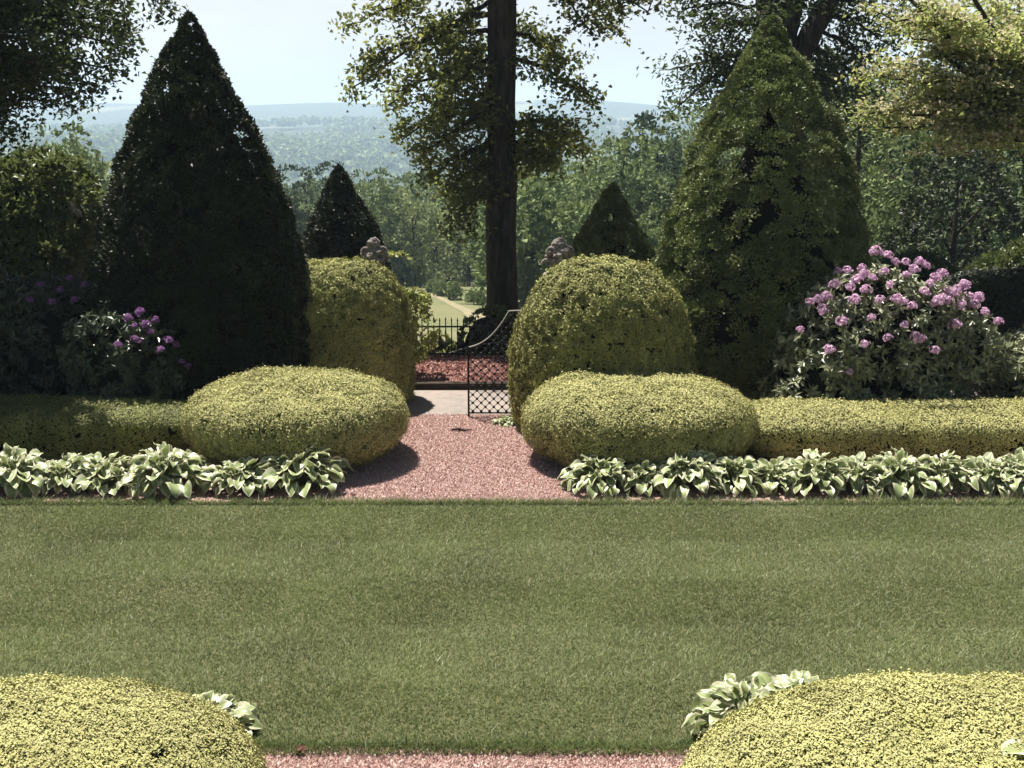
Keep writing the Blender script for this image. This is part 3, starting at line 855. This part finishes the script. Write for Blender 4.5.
for i, (x, py_, pz, lab) in enumerate(((-1.88, 16.42, 1.72, 'weathered stone fruit basket finial above the left domed hedge'), (.62, 15.62, 1.80, 'weathered stone fruit basket finial above the right domed hedge'))):
    o = finial(4 + i).build('stone_finial', M['stone']); o.scale = (.88, .88, .95); o.location = (x, py_, pz)
    tag(o, lab, 'statue', 'stone finials on the gate pillars')

FY = 18.85
fence = empty('iron_fence', (-1.2, FY, .055))
def part_box(name, x0, x1, z0, z1, th, mat=M['iron'], y=0.0):
    mb = MB(); box(mb, (x0, y - th / 2, z0), (x1, y + th / 2, z1)); return mb.build(name, mat, fence)
post_proto = None
for px_, in ((-1.335,), (-1.265,), (-2.9,), (2.2,), (4.2,)):
    mb = MB()
    box(mb, (px_ - .027, -.027, -.05), (px_ + .027, .027, .71)); lathe(mb, [(.035, .71), (.035, .73), (.014, .76), (.001, .78)], (px_, 0, 0), 10)
    mb.build('post', M['iron'], fence)
for (x0, x1, z) in ((-2.9, -1.35, .55), (-1.25, 4.2, .51), (-2.9, -1.35, .05), (-1.25, 4.2, .07)):
    part_box('rail', x0, x1, z - .013, z + .013, .016)
pk = None
for k in range(-26, 48):
    x = -.325 + k * .094
    if x > 4.1 or (-1.40 < x < -1.2) or x < -2.85: continue
    if pk is None:
        mb = MB(); box(mb, (-.008, -.012, .0), (.008, .012, .62)); lathe(mb, [(.013, .62), (.013, .632), (.006, .65), (.001, .685)], (0, 0, 0), 6)
        pk = mb.build('picket', M['iron'], fence); o = pk
    else:
        o = pk.copy(); COL.objects.link(o); o.parent = fence
    o.location = (x, 0, -.01 + .01 * rng.normal())
tag(fence, 'black iron picket fence along the back of the red mulch bed', 'fence')
# pale handrail running down behind the fence
mb = MB()
a, b_, c = at(432, 360, 19.5), at(455, 351, 19.45), at(476, 345, 19.4)
tube(mb, [a, b_, c, c + np.array((.5, 0, .06))], .011, 6)
for p in (a, c): tube(mb, [p, (p[0], p[1], -.1)], .010, 6)
tag(mb.build('handrail', M['steel']), 'thin pale handrail sloping down behind the black picket fence', 'railing')

# twig on the path
mb = MB(); p = np.array((-.75, 14.35, .025))
tube(mb, [p, p + (.09, .01, .008), p + (.17, -.02, .0), p + (.25, .01, .002)], [.012, .016, .012, .006], 6)
tube(mb, [p + (.09, .01, .008), p + (.12, .07, .012)], [.008, .004], 5)
tag(mb.build('twig', M['bark']), 'dark broken twig lying on the pink gravel path', 'twig')

# ------------------------------------------------------------------ trees with limbs
def bez(p0, p1, p2, n):
    t = np.linspace(0, 1, n)[:, None]
    return (1 - t) ** 2 * p0 + 2 * t * (1 - t) * p1 + t * t * p2

class Tree:
    def __init__(self, seed):
        self.w = MB(); self.c = MB(); self.tips = []
        self.r = np.random.default_rng(seed)
    def trunk(self, pts, rad, sides=16):
        pts = np.asarray(pts, float)
        t = np.linspace(0, 1, len(pts)); tt = np.linspace(0, 1, 26)
        P = np.column_stack([np.interp(tt, t, pts[:, k]) for k in range(3)]); rr = np.interp(tt, t, rad)
        P[1:, :2] += .012 * self.r.normal(size=(25, 2))
        tube(self.w, P, rr, sides, lump=.035)
    def limb(self, p0, p2, r0=.06, rise=.35, nsub=9, sub=.7, t0=.3, droop=.15, spread=1.0):
        p0 = np.asarray(p0, float); p2 = np.asarray(p2, float)
        mid = (p0 + p2) / 2 + np.array((0, 0, rise)) + .12 * self.r.normal(size=3)
        P = bez(p0, mid, p2, 10); P[1:-1] += .025 * self.r.normal(size=(8, 3))
        tube(self.w, P, np.linspace(r0, .012, 10), 7)
        d = nrm(p2 - p0)
        for t in np.linspace(t0, 1, nsub):
            q = P[min(int(t * 9), 9)]
            s = nrm(d * .6 + self.r.normal(size=3) * np.array((spread, spread, .45)) + np.array((0, 0, .05)))
            L = sub * self.r.uniform(.45, 1.15) * (1.15 - .5 * t)
            e = q + s * L - np.array((0, 0, droop * L))
            S = bez(q, (q + e) / 2 + np.array((0, 0, .1 * L)), e, 5)
            tube(self.w, S, np.linspace(.012, .004, 5), 4)
            for k in (1, 2, 3, 4):
                self.tips.append(S[k])
                self.tips.append(S[k] + self.r.normal(size=3) * .13 * sub)
    def cloud(self, c, r, n, thr=-1, sc=.8, shellp=.5):
        u = nrm(self.r.normal(size=(n, 3))) * (self.r.random((n, 1)) ** shellp)
        P = np.asarray(c) + u * np.asarray(r)
        P = P[vnoise(P, sc, 21) > thr]
        self.tips += list(P)
    def leaf(self, per, sig, L, W, mat=0, droop=.3, flat=1.0, upn=.6, tips=None, bias=0):
        T = np.array(self.tips if tips is None else tips)
        idx = np.repeat(np.arange(len(T)), per); n = len(idx)
        Q = T[idx] + self.r.normal(size=(n, 3)) * sig * np.array((1, 1, flat))
        D = randdir(n) * np.array((1, 1, .6)) - np.array((0, 0, droop))
        N = rng.normal(size=(n, 3)) * .7 + np.array((0, 0, upn))
        rn = np.clip(np.repeat(self.r.random(len(T)), per) * .5 + .5 * self.r.random(n) + bias, 0, 1)
        leaves(self.c, Q, D, N, L * self.r.uniform(.6, 1.35, n), W * self.r.uniform(.7, 1.3, n), mat, rn)
    def done(self, name, base, mats, label, cat='tree', group=None):
        root = empty(name, base)
        if self.w.v:
            self.w.build('trunk', M['bark'], root)
        self.c.build('crown', mats, root)
        for ch in root.children:
            ch.matrix_parent_inverse.identity()
            ch.location = tuple(-np.asarray(base, float))
        return tag(root, label, cat, group)

# the tall tree behind the gate
T = Tree(5)
bx, by = -.17, 21.2
T.trunk([(bx, by, -.35), (bx, by, .0), (bx, by, .6), (bx - .01, by, 3), (bx + .01, by, 6), (bx + .03, by, 10), (bx + .05, by, 13)], [.42, .33, .285, .255, .24, .2, .1])
LIMBS = [ # (z on trunk, px, py, depth offset)
    (5.6, 352, 88, -.4), (5.2, 372, 62, -.8), (6.2, 362, 22, -.3), (6.6, 395, 8, .4), (4.8, 388, 105, .2), (3.9, 402, 140, .3), (4.0, 425, 152, -.9),
    (3.4, 438, 172, -.3), (3.0, 452, 190, .4), (2.6, 455, 222, -.5), (4.6, 445, 95, -1.1), (5.0, 460, 70, 1.0), 
    (5.8, 420, 70, .8), (4.2, 440, 120, .9),
    (4.9, 590, 95, -.2), (5.3, 562, 62, .3), (6.9, 648, 12, -.2), (7.2, 610, 22, .5), (6.6, 590, 30, -.8), (7.4, 640, -10, .3), (3.7, 566, 132, -.7), (3.3, 574, 150, .1),
    (2.9, 548, 168, -.5), ]
for z, px, py, dy in LIMBS:
    T.limb((bx, by, z), at(px, py, by + dy), .05, .3, 8, .55, .32)
T.leaf(13, .12, .105, .062)
vis = len(T.tips)
for k in range(12):
    a = k * 2.4; z = 9.0 + k * .33; L = 2.6 * math.sin(.5 + k / 15 * 2.4)
    T.limb((bx, by, z), (bx + L * math.cos(a), by + L * math.sin(a), z + .5), .06, .3, 6, .8, .4)
T.leaf(6, .25, .16, .09, tips=T.tips[vis:])
T.done('oak_tree', (bx, by, -.35), M['oak'], 'tall straight tree standing behind the iron fence in the middle')

# big tree over the left edge
T = Tree(9)
bx, by = -9.6, 16.8
T.trunk([(bx, by, -.1), (bx, by, .5), (bx + .1, by, 3), (bx + .2, by, 6.5), (bx + .3, by, 10)], [.5, .4, .34, .28, .12])
for z, px, py, dy in [(6.0, 150, -2, .2), (6.2, 118, 4, -.5), (5.4, 95, 18, .3), (5.0, 98, 40, -.6), (4.6, 103, 68, .2), (4.4, 72, 62, -.8), (4.2, 60, 88, .3), (4.0, 30, 78, -.5), (3.8, 18, 104, .2),
                      (3.6, 2, 96, -.4), (3.4, -20, 120, .4), (5.2, 60, 30, .6), (4.8, 30, 40, -.9), (5.6, 40, 8, -.3), (5.9, 80, -10, .7), (4.5, 5, 60, .6), (5.0, -15, 30, -.5), (6.4, 20, -15, .2), (3.6, 40, 100, .5), (3.3, -5, 128, -.3), (4.3, 85, 82, -.4), (4.0, 50, 70, .8), (5.2, 110, 30, .5), (5.8, 128, 14, .4)]:
    T.limb((bx + .15, by, z), at(px, py, by + dy), .05, .25, 9, .6, .4)
T.leaf(20, .12, .09, .05)
vis = len(T.tips)
T.cloud((-8.0, 16.2, 7.6), (2.75, 1.95, 1.9), 3200, -.6, 1.1, .5)
T.tips[vis:] = [p for p in T.tips[vis:] if not (p[0] > -7.1 and p[1] > 15.3) and p[1] - .36 * p[2] > 12.6]  # unseen crown shaped for its shade, opened so sun reaches flowers and hostas
T.leaf(14, .2, .15, .085, tips=T.tips[vis:])
T.done('maple_tree', (bx, by, -.1), M['maple'], 'large dark leafy tree reaching in over the upper left corner')

# forked tree behind the right cone
T = Tree(13)
bx, by = 5.35, 24.
T.trunk([(bx, by, -.7), (bx, by, 0), (bx + .02, by, 3), tuple(at(778, 70, by)), tuple(at(774, 0, by)), tuple(at(770, -160, by))], [.6, .5, .44, .42, .34, .14])
T.trunk([tuple(at(786, 95, by)), tuple(at(800, 55, by - .1)), tuple(at(818, 20, by - .2)), tuple(at(836, -15, by - .2)), tuple(at(880, -140, by))], [.26, .23, .21, .19, .08], 12)
T.trunk([tuple(at(778, 60, by)), tuple(at(790, 20, by + .2)), tuple(at(800, -20, by + .2)), tuple(at(812, -150, by))], [.24, .2, .17, .07], 12)
def on(px, py): return at(px, py, by)
for p0, px, py, dy in [(on(775, 10), 680, 12, .2), (on(775, 40), 672, 112, -.5), (on(776, 60), 690, 90, .3), (on(775, 20), 700, 40, -.8), (on(775, 50), 705, 62, .4), (on(775, 30), 715, 22, -.5), (on(774, -20), 690, -5, .1),
                       (on(776, 55), 668, 70, .7), (on(776, 70), 720, 100, .2),
                       (on(810, 40), 850, 95, -.3), (on(805, 50), 835, 125, .3), (on(815, 30), 870, 60, -.5), (on(820, 20), 880, 25, .4), (on(830, 0), 870, 5, -.6), (on(805, 55), 860, 130, -.2), 
                       (on(800, 55), 815, 110, -.6), (on(835, -10), 895, -5, .3), (on(825, 10), 890, 45, -.3), (on(810, 40), 880, 100, .5), (on(810, 40), 825, 75, .9), (on(795, 80), 800, 130, -.7),
                       (on(800, -20), 815, 5, -.8), (on(790, 10), 760, 20, -.9)]:
    T.limb(p0, at(px, py, by + dy), .05, .2, 10, .85, .3)
T.leaf(5, .14, .11, .062)
vis = len(T.tips)
T.cloud(at(790, -200, by), (3.6, 2.4, 1.5), 200, -.2)
T.leaf(12, .3, .2, .11, tips=T.tips[vis:])
T.done('maple_tree', (bx, by, -.7), M['maple'], 'dark forked tree spreading its crown behind the tall right cone')

# dogwood in bloom on the right
T = Tree(17)
bx, by = 8.3, 17.6
T.trunk([(bx, by, -.1), (bx, by, 1), tuple(at(1075, 175, by)), tuple(at(1060, 100, by))], [.16, .13, .11, .09], 10)
for a, b_, c in [((1070, 175), (985, 70), (890, -20)), ((1065, 160), (1010, 55), (950, -40)), ((1070, 170), (1000, 95), (930, 45))]:
    P = bez(at(*a, by), at(*b, by - .3) if False else at(b_[0], b_[1], by - .3), at(c[0], c[1], by - .5), 12)
    tube(T.w, P, np.linspace(.07, .02, 12), 7)
ends = [(878, 112, -.6), (884, 128, -.2), (880, 75, -.9), (905, 68, -.3), (895, 22, -.7), (920, 5, -.2), (940, 55, -.6), (925, 95, -.8), (930, 118, .2), (960, 20, -.9), (965, 85, -.2), (985, 50, -.7),
        (1000, 10, .2), (1005, 95, -.8), (980, 128, -.5), (1010, 140, .2), (960, 145, -.8), (1015, 60, -1.0), (940, 25, .5), (1020, 30, -.3), (905, 100, .4), (970, 110, .6), (915, 40, .6), (1020, 120, -.9)]
start = np.array(at(1050, 130, by))
for px, py, dy in ends:
    e = at(px, py, by + dy)
    s = start + np.array((0, 0, (e[2] - start[2]) * .55))
    T.limb(s + .3 * (e - s), e, .03, .12, 9, .62, .15, .05)
T.leaf(9, .12, .08, .05, 0, .1, .4, 1.2)
n0 = len(T.tips)
sel = [t + np.array((0, 0, .05)) for i, t in enumerate(T.tips) if rng.random() < .55]  # pale bracts raised onto the spray tops also paint their sunlit brightness
T.leaf(10, .10, .065, .05, 1, .1, .28, .9, tips=sel)
vis = len(T.tips)
T.done('dogwood_tree', (bx, by, -.1), [M['dogwood'], M['bract']], 'flowering dogwood with creamy layered sprays at the upper right')

# ------------------------------------------------------------------ shrubs made of leafy clumps
def bush(name, base, blobs, mats, label, K=500, per=26, rad=.16, L=.085, W=.05, inset=.2, thr=-.5, cat='shrub', group=None, core=1, stems=4):
    root = empty(name, base)
    mb = MB()
    for i, (dx, dy, dz, rx, ry, rz) in enumerate(blobs):
        G = superell((dx, dy, dz), (rx, ry, rz), 1, 1, 26, 44)
        G = G + grid_normals(G) * (.22 * min(rx, rz) * vnoise(G, 1.3 / max(rx, .3), 50 + i))[..., None]
        clumped(mb, G, int(K * rx * rz), per, rad, L, W, 90 + i, inset, core=core, thr=thr, zmin=-5, nsc=.6 / rad * .35)
    mb.build('foliage', mats, root)
    mb = MB()
    for k in range(stems):
        a = rng.uniform(0, 6.28); h = blobs[0][2]; s = blobs[0][3] * .5
        tube(mb, [(.05 * math.cos(a), .05 * math.sin(a), -.3), (s * .4 * math.cos(a), s * .4 * math.sin(a), h * .6), (s * math.cos(a), s * math.sin(a), h * 1.2)], [.04, .03, .012], 6)
    mb.build('stem', M['bark'], root)
    return tag(root, label, cat, group)
sh = [M['shrub'], M['inner']]
bush('tree_shrub', (-8.0, 18.6, -.1), [(0, 0, 1.6, 1.3, 1.2, 1.75), (.65, .1, 2.0, .95, .9, 1.25), (-.9, 0, 2.4, 1.1, 1, 1.2), (.9, .1, 1.2, .9, .8, 1.1)], sh, 'leafy green shrub at the left edge, its right side catching the sun', 260, 30, .22, .12, .065, .35, -.55)
ys = [M['yellow_shrub'], M['inner']]
bush('golden_shrub', (-1.72, 17.6, .05), [(0, 0, 1.2, .38, .3, .62), (.22, -.05, .72, .38, .3, .5)], ys, 'pale yellow green shrub behind the left stone finial', 800, 16, .10, .075, .05, .3, -.3, core=None, stems=2)
bush('dark_shrub', (-.35, 20.0, -.2), [(0, 0, .35, .55, .45, .55), (.5, 0, .3, .5, .4, .5)], [M['shrub'], M['inner']], 'dark low shrub behind the picket fence at the tree foot', 420, 18, .12, .08, .045, .12)
bush('green_shrub', (-1.25, 19.7, -.2), [(0, 0, .22, .3, .25, .32)], ys, 'small bright shrub seen low through the fence on its left', 500, 14, .09, .07, .04, .1)
bush('ornamental_shrub', (8.3, 19.3, -.1), [(0, 0, .95, 1.1, .9, .95), (.6, 0, 1.3, .9, .8, .85)], sh, 'soft light green shrub on the right in front of the dark conifer', 330, 30, .19, .09, .045, .25)
bush('grey_shrub', (7.6, 22.5, -.1), [(0, 0, .7, .9, .7, .75)], [M['wood_c'], M['inner']], 'grey green shrub above the pink rhododendron', 330, 30, .17, .09, .045, .2)
hedge('boundary_hedge', superell((9.5, 17.6, .8), (3.2, .45, .82), .3, .3, 30, 110), 50000, darkm,
      'dark square cut hedge behind the pink rhododendron on the right', 'hedge', seed=44, L=.07, W=.035)

# ------------------------------------------------------------------ woodland trees: prototypes and copies
def wood_proto(kind, mat, seed, h=11., w=4., narrow=False, leafL=.42, name='woodland_tree'):
    r = np.random.default_rng(seed)
    root = empty(name, (0, 0, -200))
    mb = MB()
    K = 150
    if narrow:
        prof = cone_profile(h * .93, w, e=.9, waist=.12)
        G = revolve((0, 0, h * .07), prof, 40)
        P, N = sample_grid(G, K * 2); K = K * 2
    else:
        Gs = []
        for k in range(7):
            a = r.uniform(0, 6.28); q = w * .42 * math.sqrt(r.random())
            rr = w * r.uniform(.45, .66)
            Gs.append(sample_grid(superell((q * math.cos(a), q * math.sin(a), h * r.uniform(.22, .80)), (rr, rr, rr * r.uniform(.75, 1.0)), 1, 1, 16, 24), K // 5))
        P = np.concatenate([g[0] for g in Gs]); N = np.concatenate([g[1] for g in Gs])
    K = len(P)
    per = 15
    idx = np.repeat(np.arange(K), per); n = len(idx)
    ax = nrm(N + np.array((0, 0, .4)))
    u = randdir(n); u = np.where(((u * ax[idx]).sum(1) < -.1)[:, None], -u, u)
    rs = (w * .16 * r.uniform(.6, 1.35, K))[idx]
    Q = P[idx] + u * (rs * r.random(n) ** .4)[:, None]
    rn = np.clip(np.repeat(r.random(K), per) * .55 + .45 * r.random(n), 0, 1)
    leaves(mb, Q, u + .6 * randdir(n), u + .6 * rng.normal(size=(n, 3)), leafL * r.uniform(.6, 1.3, n), leafL * .6, 0, rn)
    mb.build('crown', M[mat], root)
    mb = MB()
    tube(mb, [(0, 0, -1.5), (0, 0, h * .25), (.1, 0, h * .75)], [h * .022, h * .017, h * .006], 8)
    for k in range(5):
        a = r.uniform(0, 6.28); z = h * r.uniform(.25, .55)
        tube(mb, [(0, 0, z), (w * .3 * math.cos(a), w * .3 * math.sin(a), z + h * .12), (w * .6 * math.cos(a), w * .6 * math.sin(a), z + h * .18)], [h * .008, h * .005, h * .002], 5)
    mb.build('trunk', M['bark'], root)
    return root
PR = {
    'a': wood_proto('r', 'wood_a', 1), 'a2': wood_proto('r', 'wood_a', 2, 12., 4.4), 'b': wood_proto('r', 'wood_b', 3, 11, 4.2), 'b2': wood_proto('r', 'wood_b', 4, 10., 4.2),
    'c': wood_proto('r', 'wood_c', 5, 11.5, 4.0), 'n': wood_proto('n', 'wood_c', 6, 12, 2.6, True),
    'fa': wood_proto('r', 'wood_a', 7, 8., 2.9, False, .2), 'fc': wood_proto('r', 'wood_c', 8, 8.5, 2.8, False, .2), 'fn': wood_proto('n', 'yew_dark', 9, 6., 1.9, True, .16, 'conifer'),
    's': wood_proto('r', 'wood_a', 10, 2.6, 1.5, False, .2, 'meadow_shrub')}
pused = set()
def plant(kind, x, y, s, label, group, zoff=0., cat='tree', sink=0):
    src = PR[kind]
    loc = (x, y, float(height(x, y)) - sink)
    sc = s * rng.uniform(.9, 1.1)
    if kind in pused:
        o = dup(src, loc, rng.uniform(0, 6.28), (sc, sc, sc * rng.uniform(.9, 1.12)))
    else:
        pused.add(kind); o = src; o.location = loc; o.scale = (sc, sc, sc); o.rotation_euler = (0, 0, rng.uniform(0, 6.28))
    return tag(o, label, cat, group)

# wood beyond the meadow, left of the tall trunk, and on the shoulder right of it
def pick(ws):
    k = list(ws); p = np.array([ws[i] for i in k], float); return k[rng.choice(len(k), p=p / p.sum())]
placed = []
def try_place(x, y, d):
    for (a, b) in placed:
        if (a - x) ** 2 + (b - y) ** 2 < d * d: return False
    placed.append((x, y)); return True
NAMES = {'a': 'mid green', 'a2': 'mid green', 'b': 'pale green', 'b2': 'pale green', 'c': 'dark green', 'n': 'dark pointed conifer'}
def wood(n, xr, yr, d, ws, where, grp, smin=.8, smax=1.15):
    got = 0
    for _ in range(n * 12):
        if got >= n: break
        y = rng.uniform(*yr); x = rng.uniform(xr[0], xr[1]) * y / 100.
        if try_place(x, y, d):
            k = pick(ws); got += 1
            plant(k, x, y, rng.uniform(smin, smax), ('dark pointed conifer ' if k == 'n' else NAMES[k] + ' rounded tree ') + where, grp)
wood(26, (-26, -2), (88, 114), 4.6, dict(a=3, a2=2, b=3, b2=2, c=2), 'along the far edge of the meadow', 'trees at the far edge of the meadow', .6, .85)
wood(46, (-40, -1), (112, 190), 6.2, dict(a=3, a2=3, b=3, b2=2, c=2), 'in the hazy wood left of the tall trunk', 'wood left of the tall trunk')
wood(30, (0, 22), (62, 105), 5.0, dict(a=3, a2=3, b=2, c=2), 'on the wooded rise behind the small right cone', 'wood on the rise right of the tall trunk', .62, .85)
wood(40, (0, 34), (105, 190), 6.2, dict(a=3, a2=3, b=2, b2=2, c=2, n=.8), 'on the crest of the wooded rise right of the trunk', 'wood on the crest right of the tall trunk', .8, 1.0)
for k in range(75):
    y = rng.uniform(88, 135); x = rng.uniform(-.30, -.005) * y
    if k >= 45: y = rng.uniform(58, 100); x = rng.uniform(.01, .2) * y
    plant('s', x, y, rng.uniform(1.3, 2.1), 'leafy understory bush among the trunks ' + ('of the wood beyond the meadow' if k < 45 else 'on the rise right of the tall tree'), 'understory bushes of the wood', cat='bush')
for px, py in ((441, 297), (456, 301), (470, 303), (478, 306), (432, 293)):
    x, y = track_pt(px, py)
    plant('s', x, y + 1, rng.uniform(.28, .42), 'dark bush dotted along the far meadow edge', 'bushes along the meadow edge', cat='bush')
# nearer shady trees behind the right side
NR = [('fa', 845, 34, 1.05, 'grey green tree with a thin trunk behind the right cone'), ('fc', 905, 38, 1.1, 'dark tree standing between the forked tree and the conifer'), ('fa', 1015, 36, 1.1, 'green tree behind the dogwood at the right edge'),
      ('fc', 975, 42, 1.2, 'dark tree deep in the shade behind the conifer'), ('fa', 875, 48, 1.25, 'tall grey green tree far behind the pink rhododendron'), ('fc', 820, 42, 1.0, 'dark tree just right of the right cone'),
      ('fc', 1060, 33, 1.1, 'dark tree beyond the right photo edge'), ('fa', 930, 52, 1.35, 'pale tree filling the gap above the conifer'), ('fa', 1000, 55, 1.4, 'tall green tree at the back of the right hand wood'), ('fc', 860, 58, 1.3, 'dark tree at the back left of the right hand wood'),
      ('fa', 790, 55, 1.25, 'green tree showing behind the right flank of the cone')]
for k, px, y, s, lab in NR:
    plant(k, (px - 512) / 1200 * y * 1.02, y, s, lab, 'shady trees behind the dogwood')
plant('fn', (945 - 512) / 1200 * 26.5, 26, .78, 'dark conical conifer behind the pink rhododendron', None)
# left of the tall black cone: hazy trees further down the slope
for k, px, y, s in (('a', 60, 70, .9), ('b', 100, 85, .9), ('a2', 20, 75, .9), ('b2', 120, 100, .9), ('c', 140, 115, .9), ('a', 280, 110, .75), ('b', 300, 130, .8), ('b2', 260, 95, .7), ('b', 200, 120, .9)):
    plant(k, (px - 512) / 1200 * y, y, s, NAMES[k] + ' tree down the slope behind the tall black cone', 'trees down the slope on the left')

# ------------------------------------------------------------------ far wooded valley (one mass)
mb = MB()
def mass(n, y0, y1, size, quads, leaf, var=.75, uw=1.0):
    y = np.sqrt(rng.uniform(y0 ** 2, y1 ** 2, n)); x = rng.uniform(-.52, .40, n) * y
    fld = vnoise(np.column_stack([x, y * .5, 0 * x]), 1 / 130., 33)
    kp = fld < .42
    x, y = x[kp], y[kp]; n = len(x)
    z = height(x, y)
    idx = np.repeat(np.arange(n), quads); m = len(idx)
    s = size * rng.uniform(.6, 1.4, n)
    u = randdir(m); u[:, 2] = np.abs(u[:, 2]) * 1.1 - .15
    C = np.column_stack([x, y, z + s * .55])
    Q = C[idx] + u * (s[idx] * .55)[:, None] * rng.uniform(.75, 1.05, (m, 1))
    rn = np.clip(.5 + var * (rng.random(n)[idx] - .5) + .25 * (rng.random(m) - .5), 0, 1)
    leaves(mb, Q, randdir(m), u * uw + np.array((0, 0, 1 - uw)) + .4 * uw * rng.normal(size=(m, 3)), leaf * s[idx], leaf * .75 * s[idx], 0, rn)
mass(900, 190, 420, 10., 90, .24)
mass(2600, 420, 900, 11., 40, .34)
mass(5200, 900, 1900, 12., 24, .5, .12, .1)
tag(mb.build('far_woodland', M['wood_a']), kind='stuff')

# ------------------------------------------------------------------ haze
mb = MB(); box(mb, (-4200, -4200, -90), (4200, 4200, 125))
m, n, l = mat_new('haze')
pv = n.new('ShaderNodeVolumePrincipled'); pv.inputs['Color'].default_value = (.57, .76, 1.0, 1); pv.inputs['Density'].default_value = .00034; pv.inputs['Anisotropy'].default_value = .1
o = n.new('ShaderNodeOutputMaterial'); l.new(pv.outputs[0], o.inputs['Volume'])
tag(mb.build('haze', m), kind='stuff')

# dry leaves dropped on the gravel
for i, (px, py, lab) in enumerate(((297, 752, 'reddish dry leaf at the lawn edge beside the lower left golden mound'), (352, 497, 'curled brown leaf on the gravel at the end of the left hosta row'), (398, 420, 'dry leaf in the shadow beside the left golden mound'))):
    d = ray(px, py); t = (.02 - CAM_H) / d[2]; p = np.array((0, 0, CAM_H)) + d * t
    mb = MB()
    for k in range(3):
        a = -.6 + .6 * k + i
        leaves(mb, np.array([[.025 * math.cos(a), .025 * math.sin(a), .012 + .004 * k]]), np.array([[math.cos(a), math.sin(a), .25]]), np.array([[.2, -.3, 1.0]]), .075, .04, 0, fold=.35)
    o = mb.build('dry_leaf', M['bark_chip']); o.location = tuple(p)
    tag(o, lab, 'leaf')
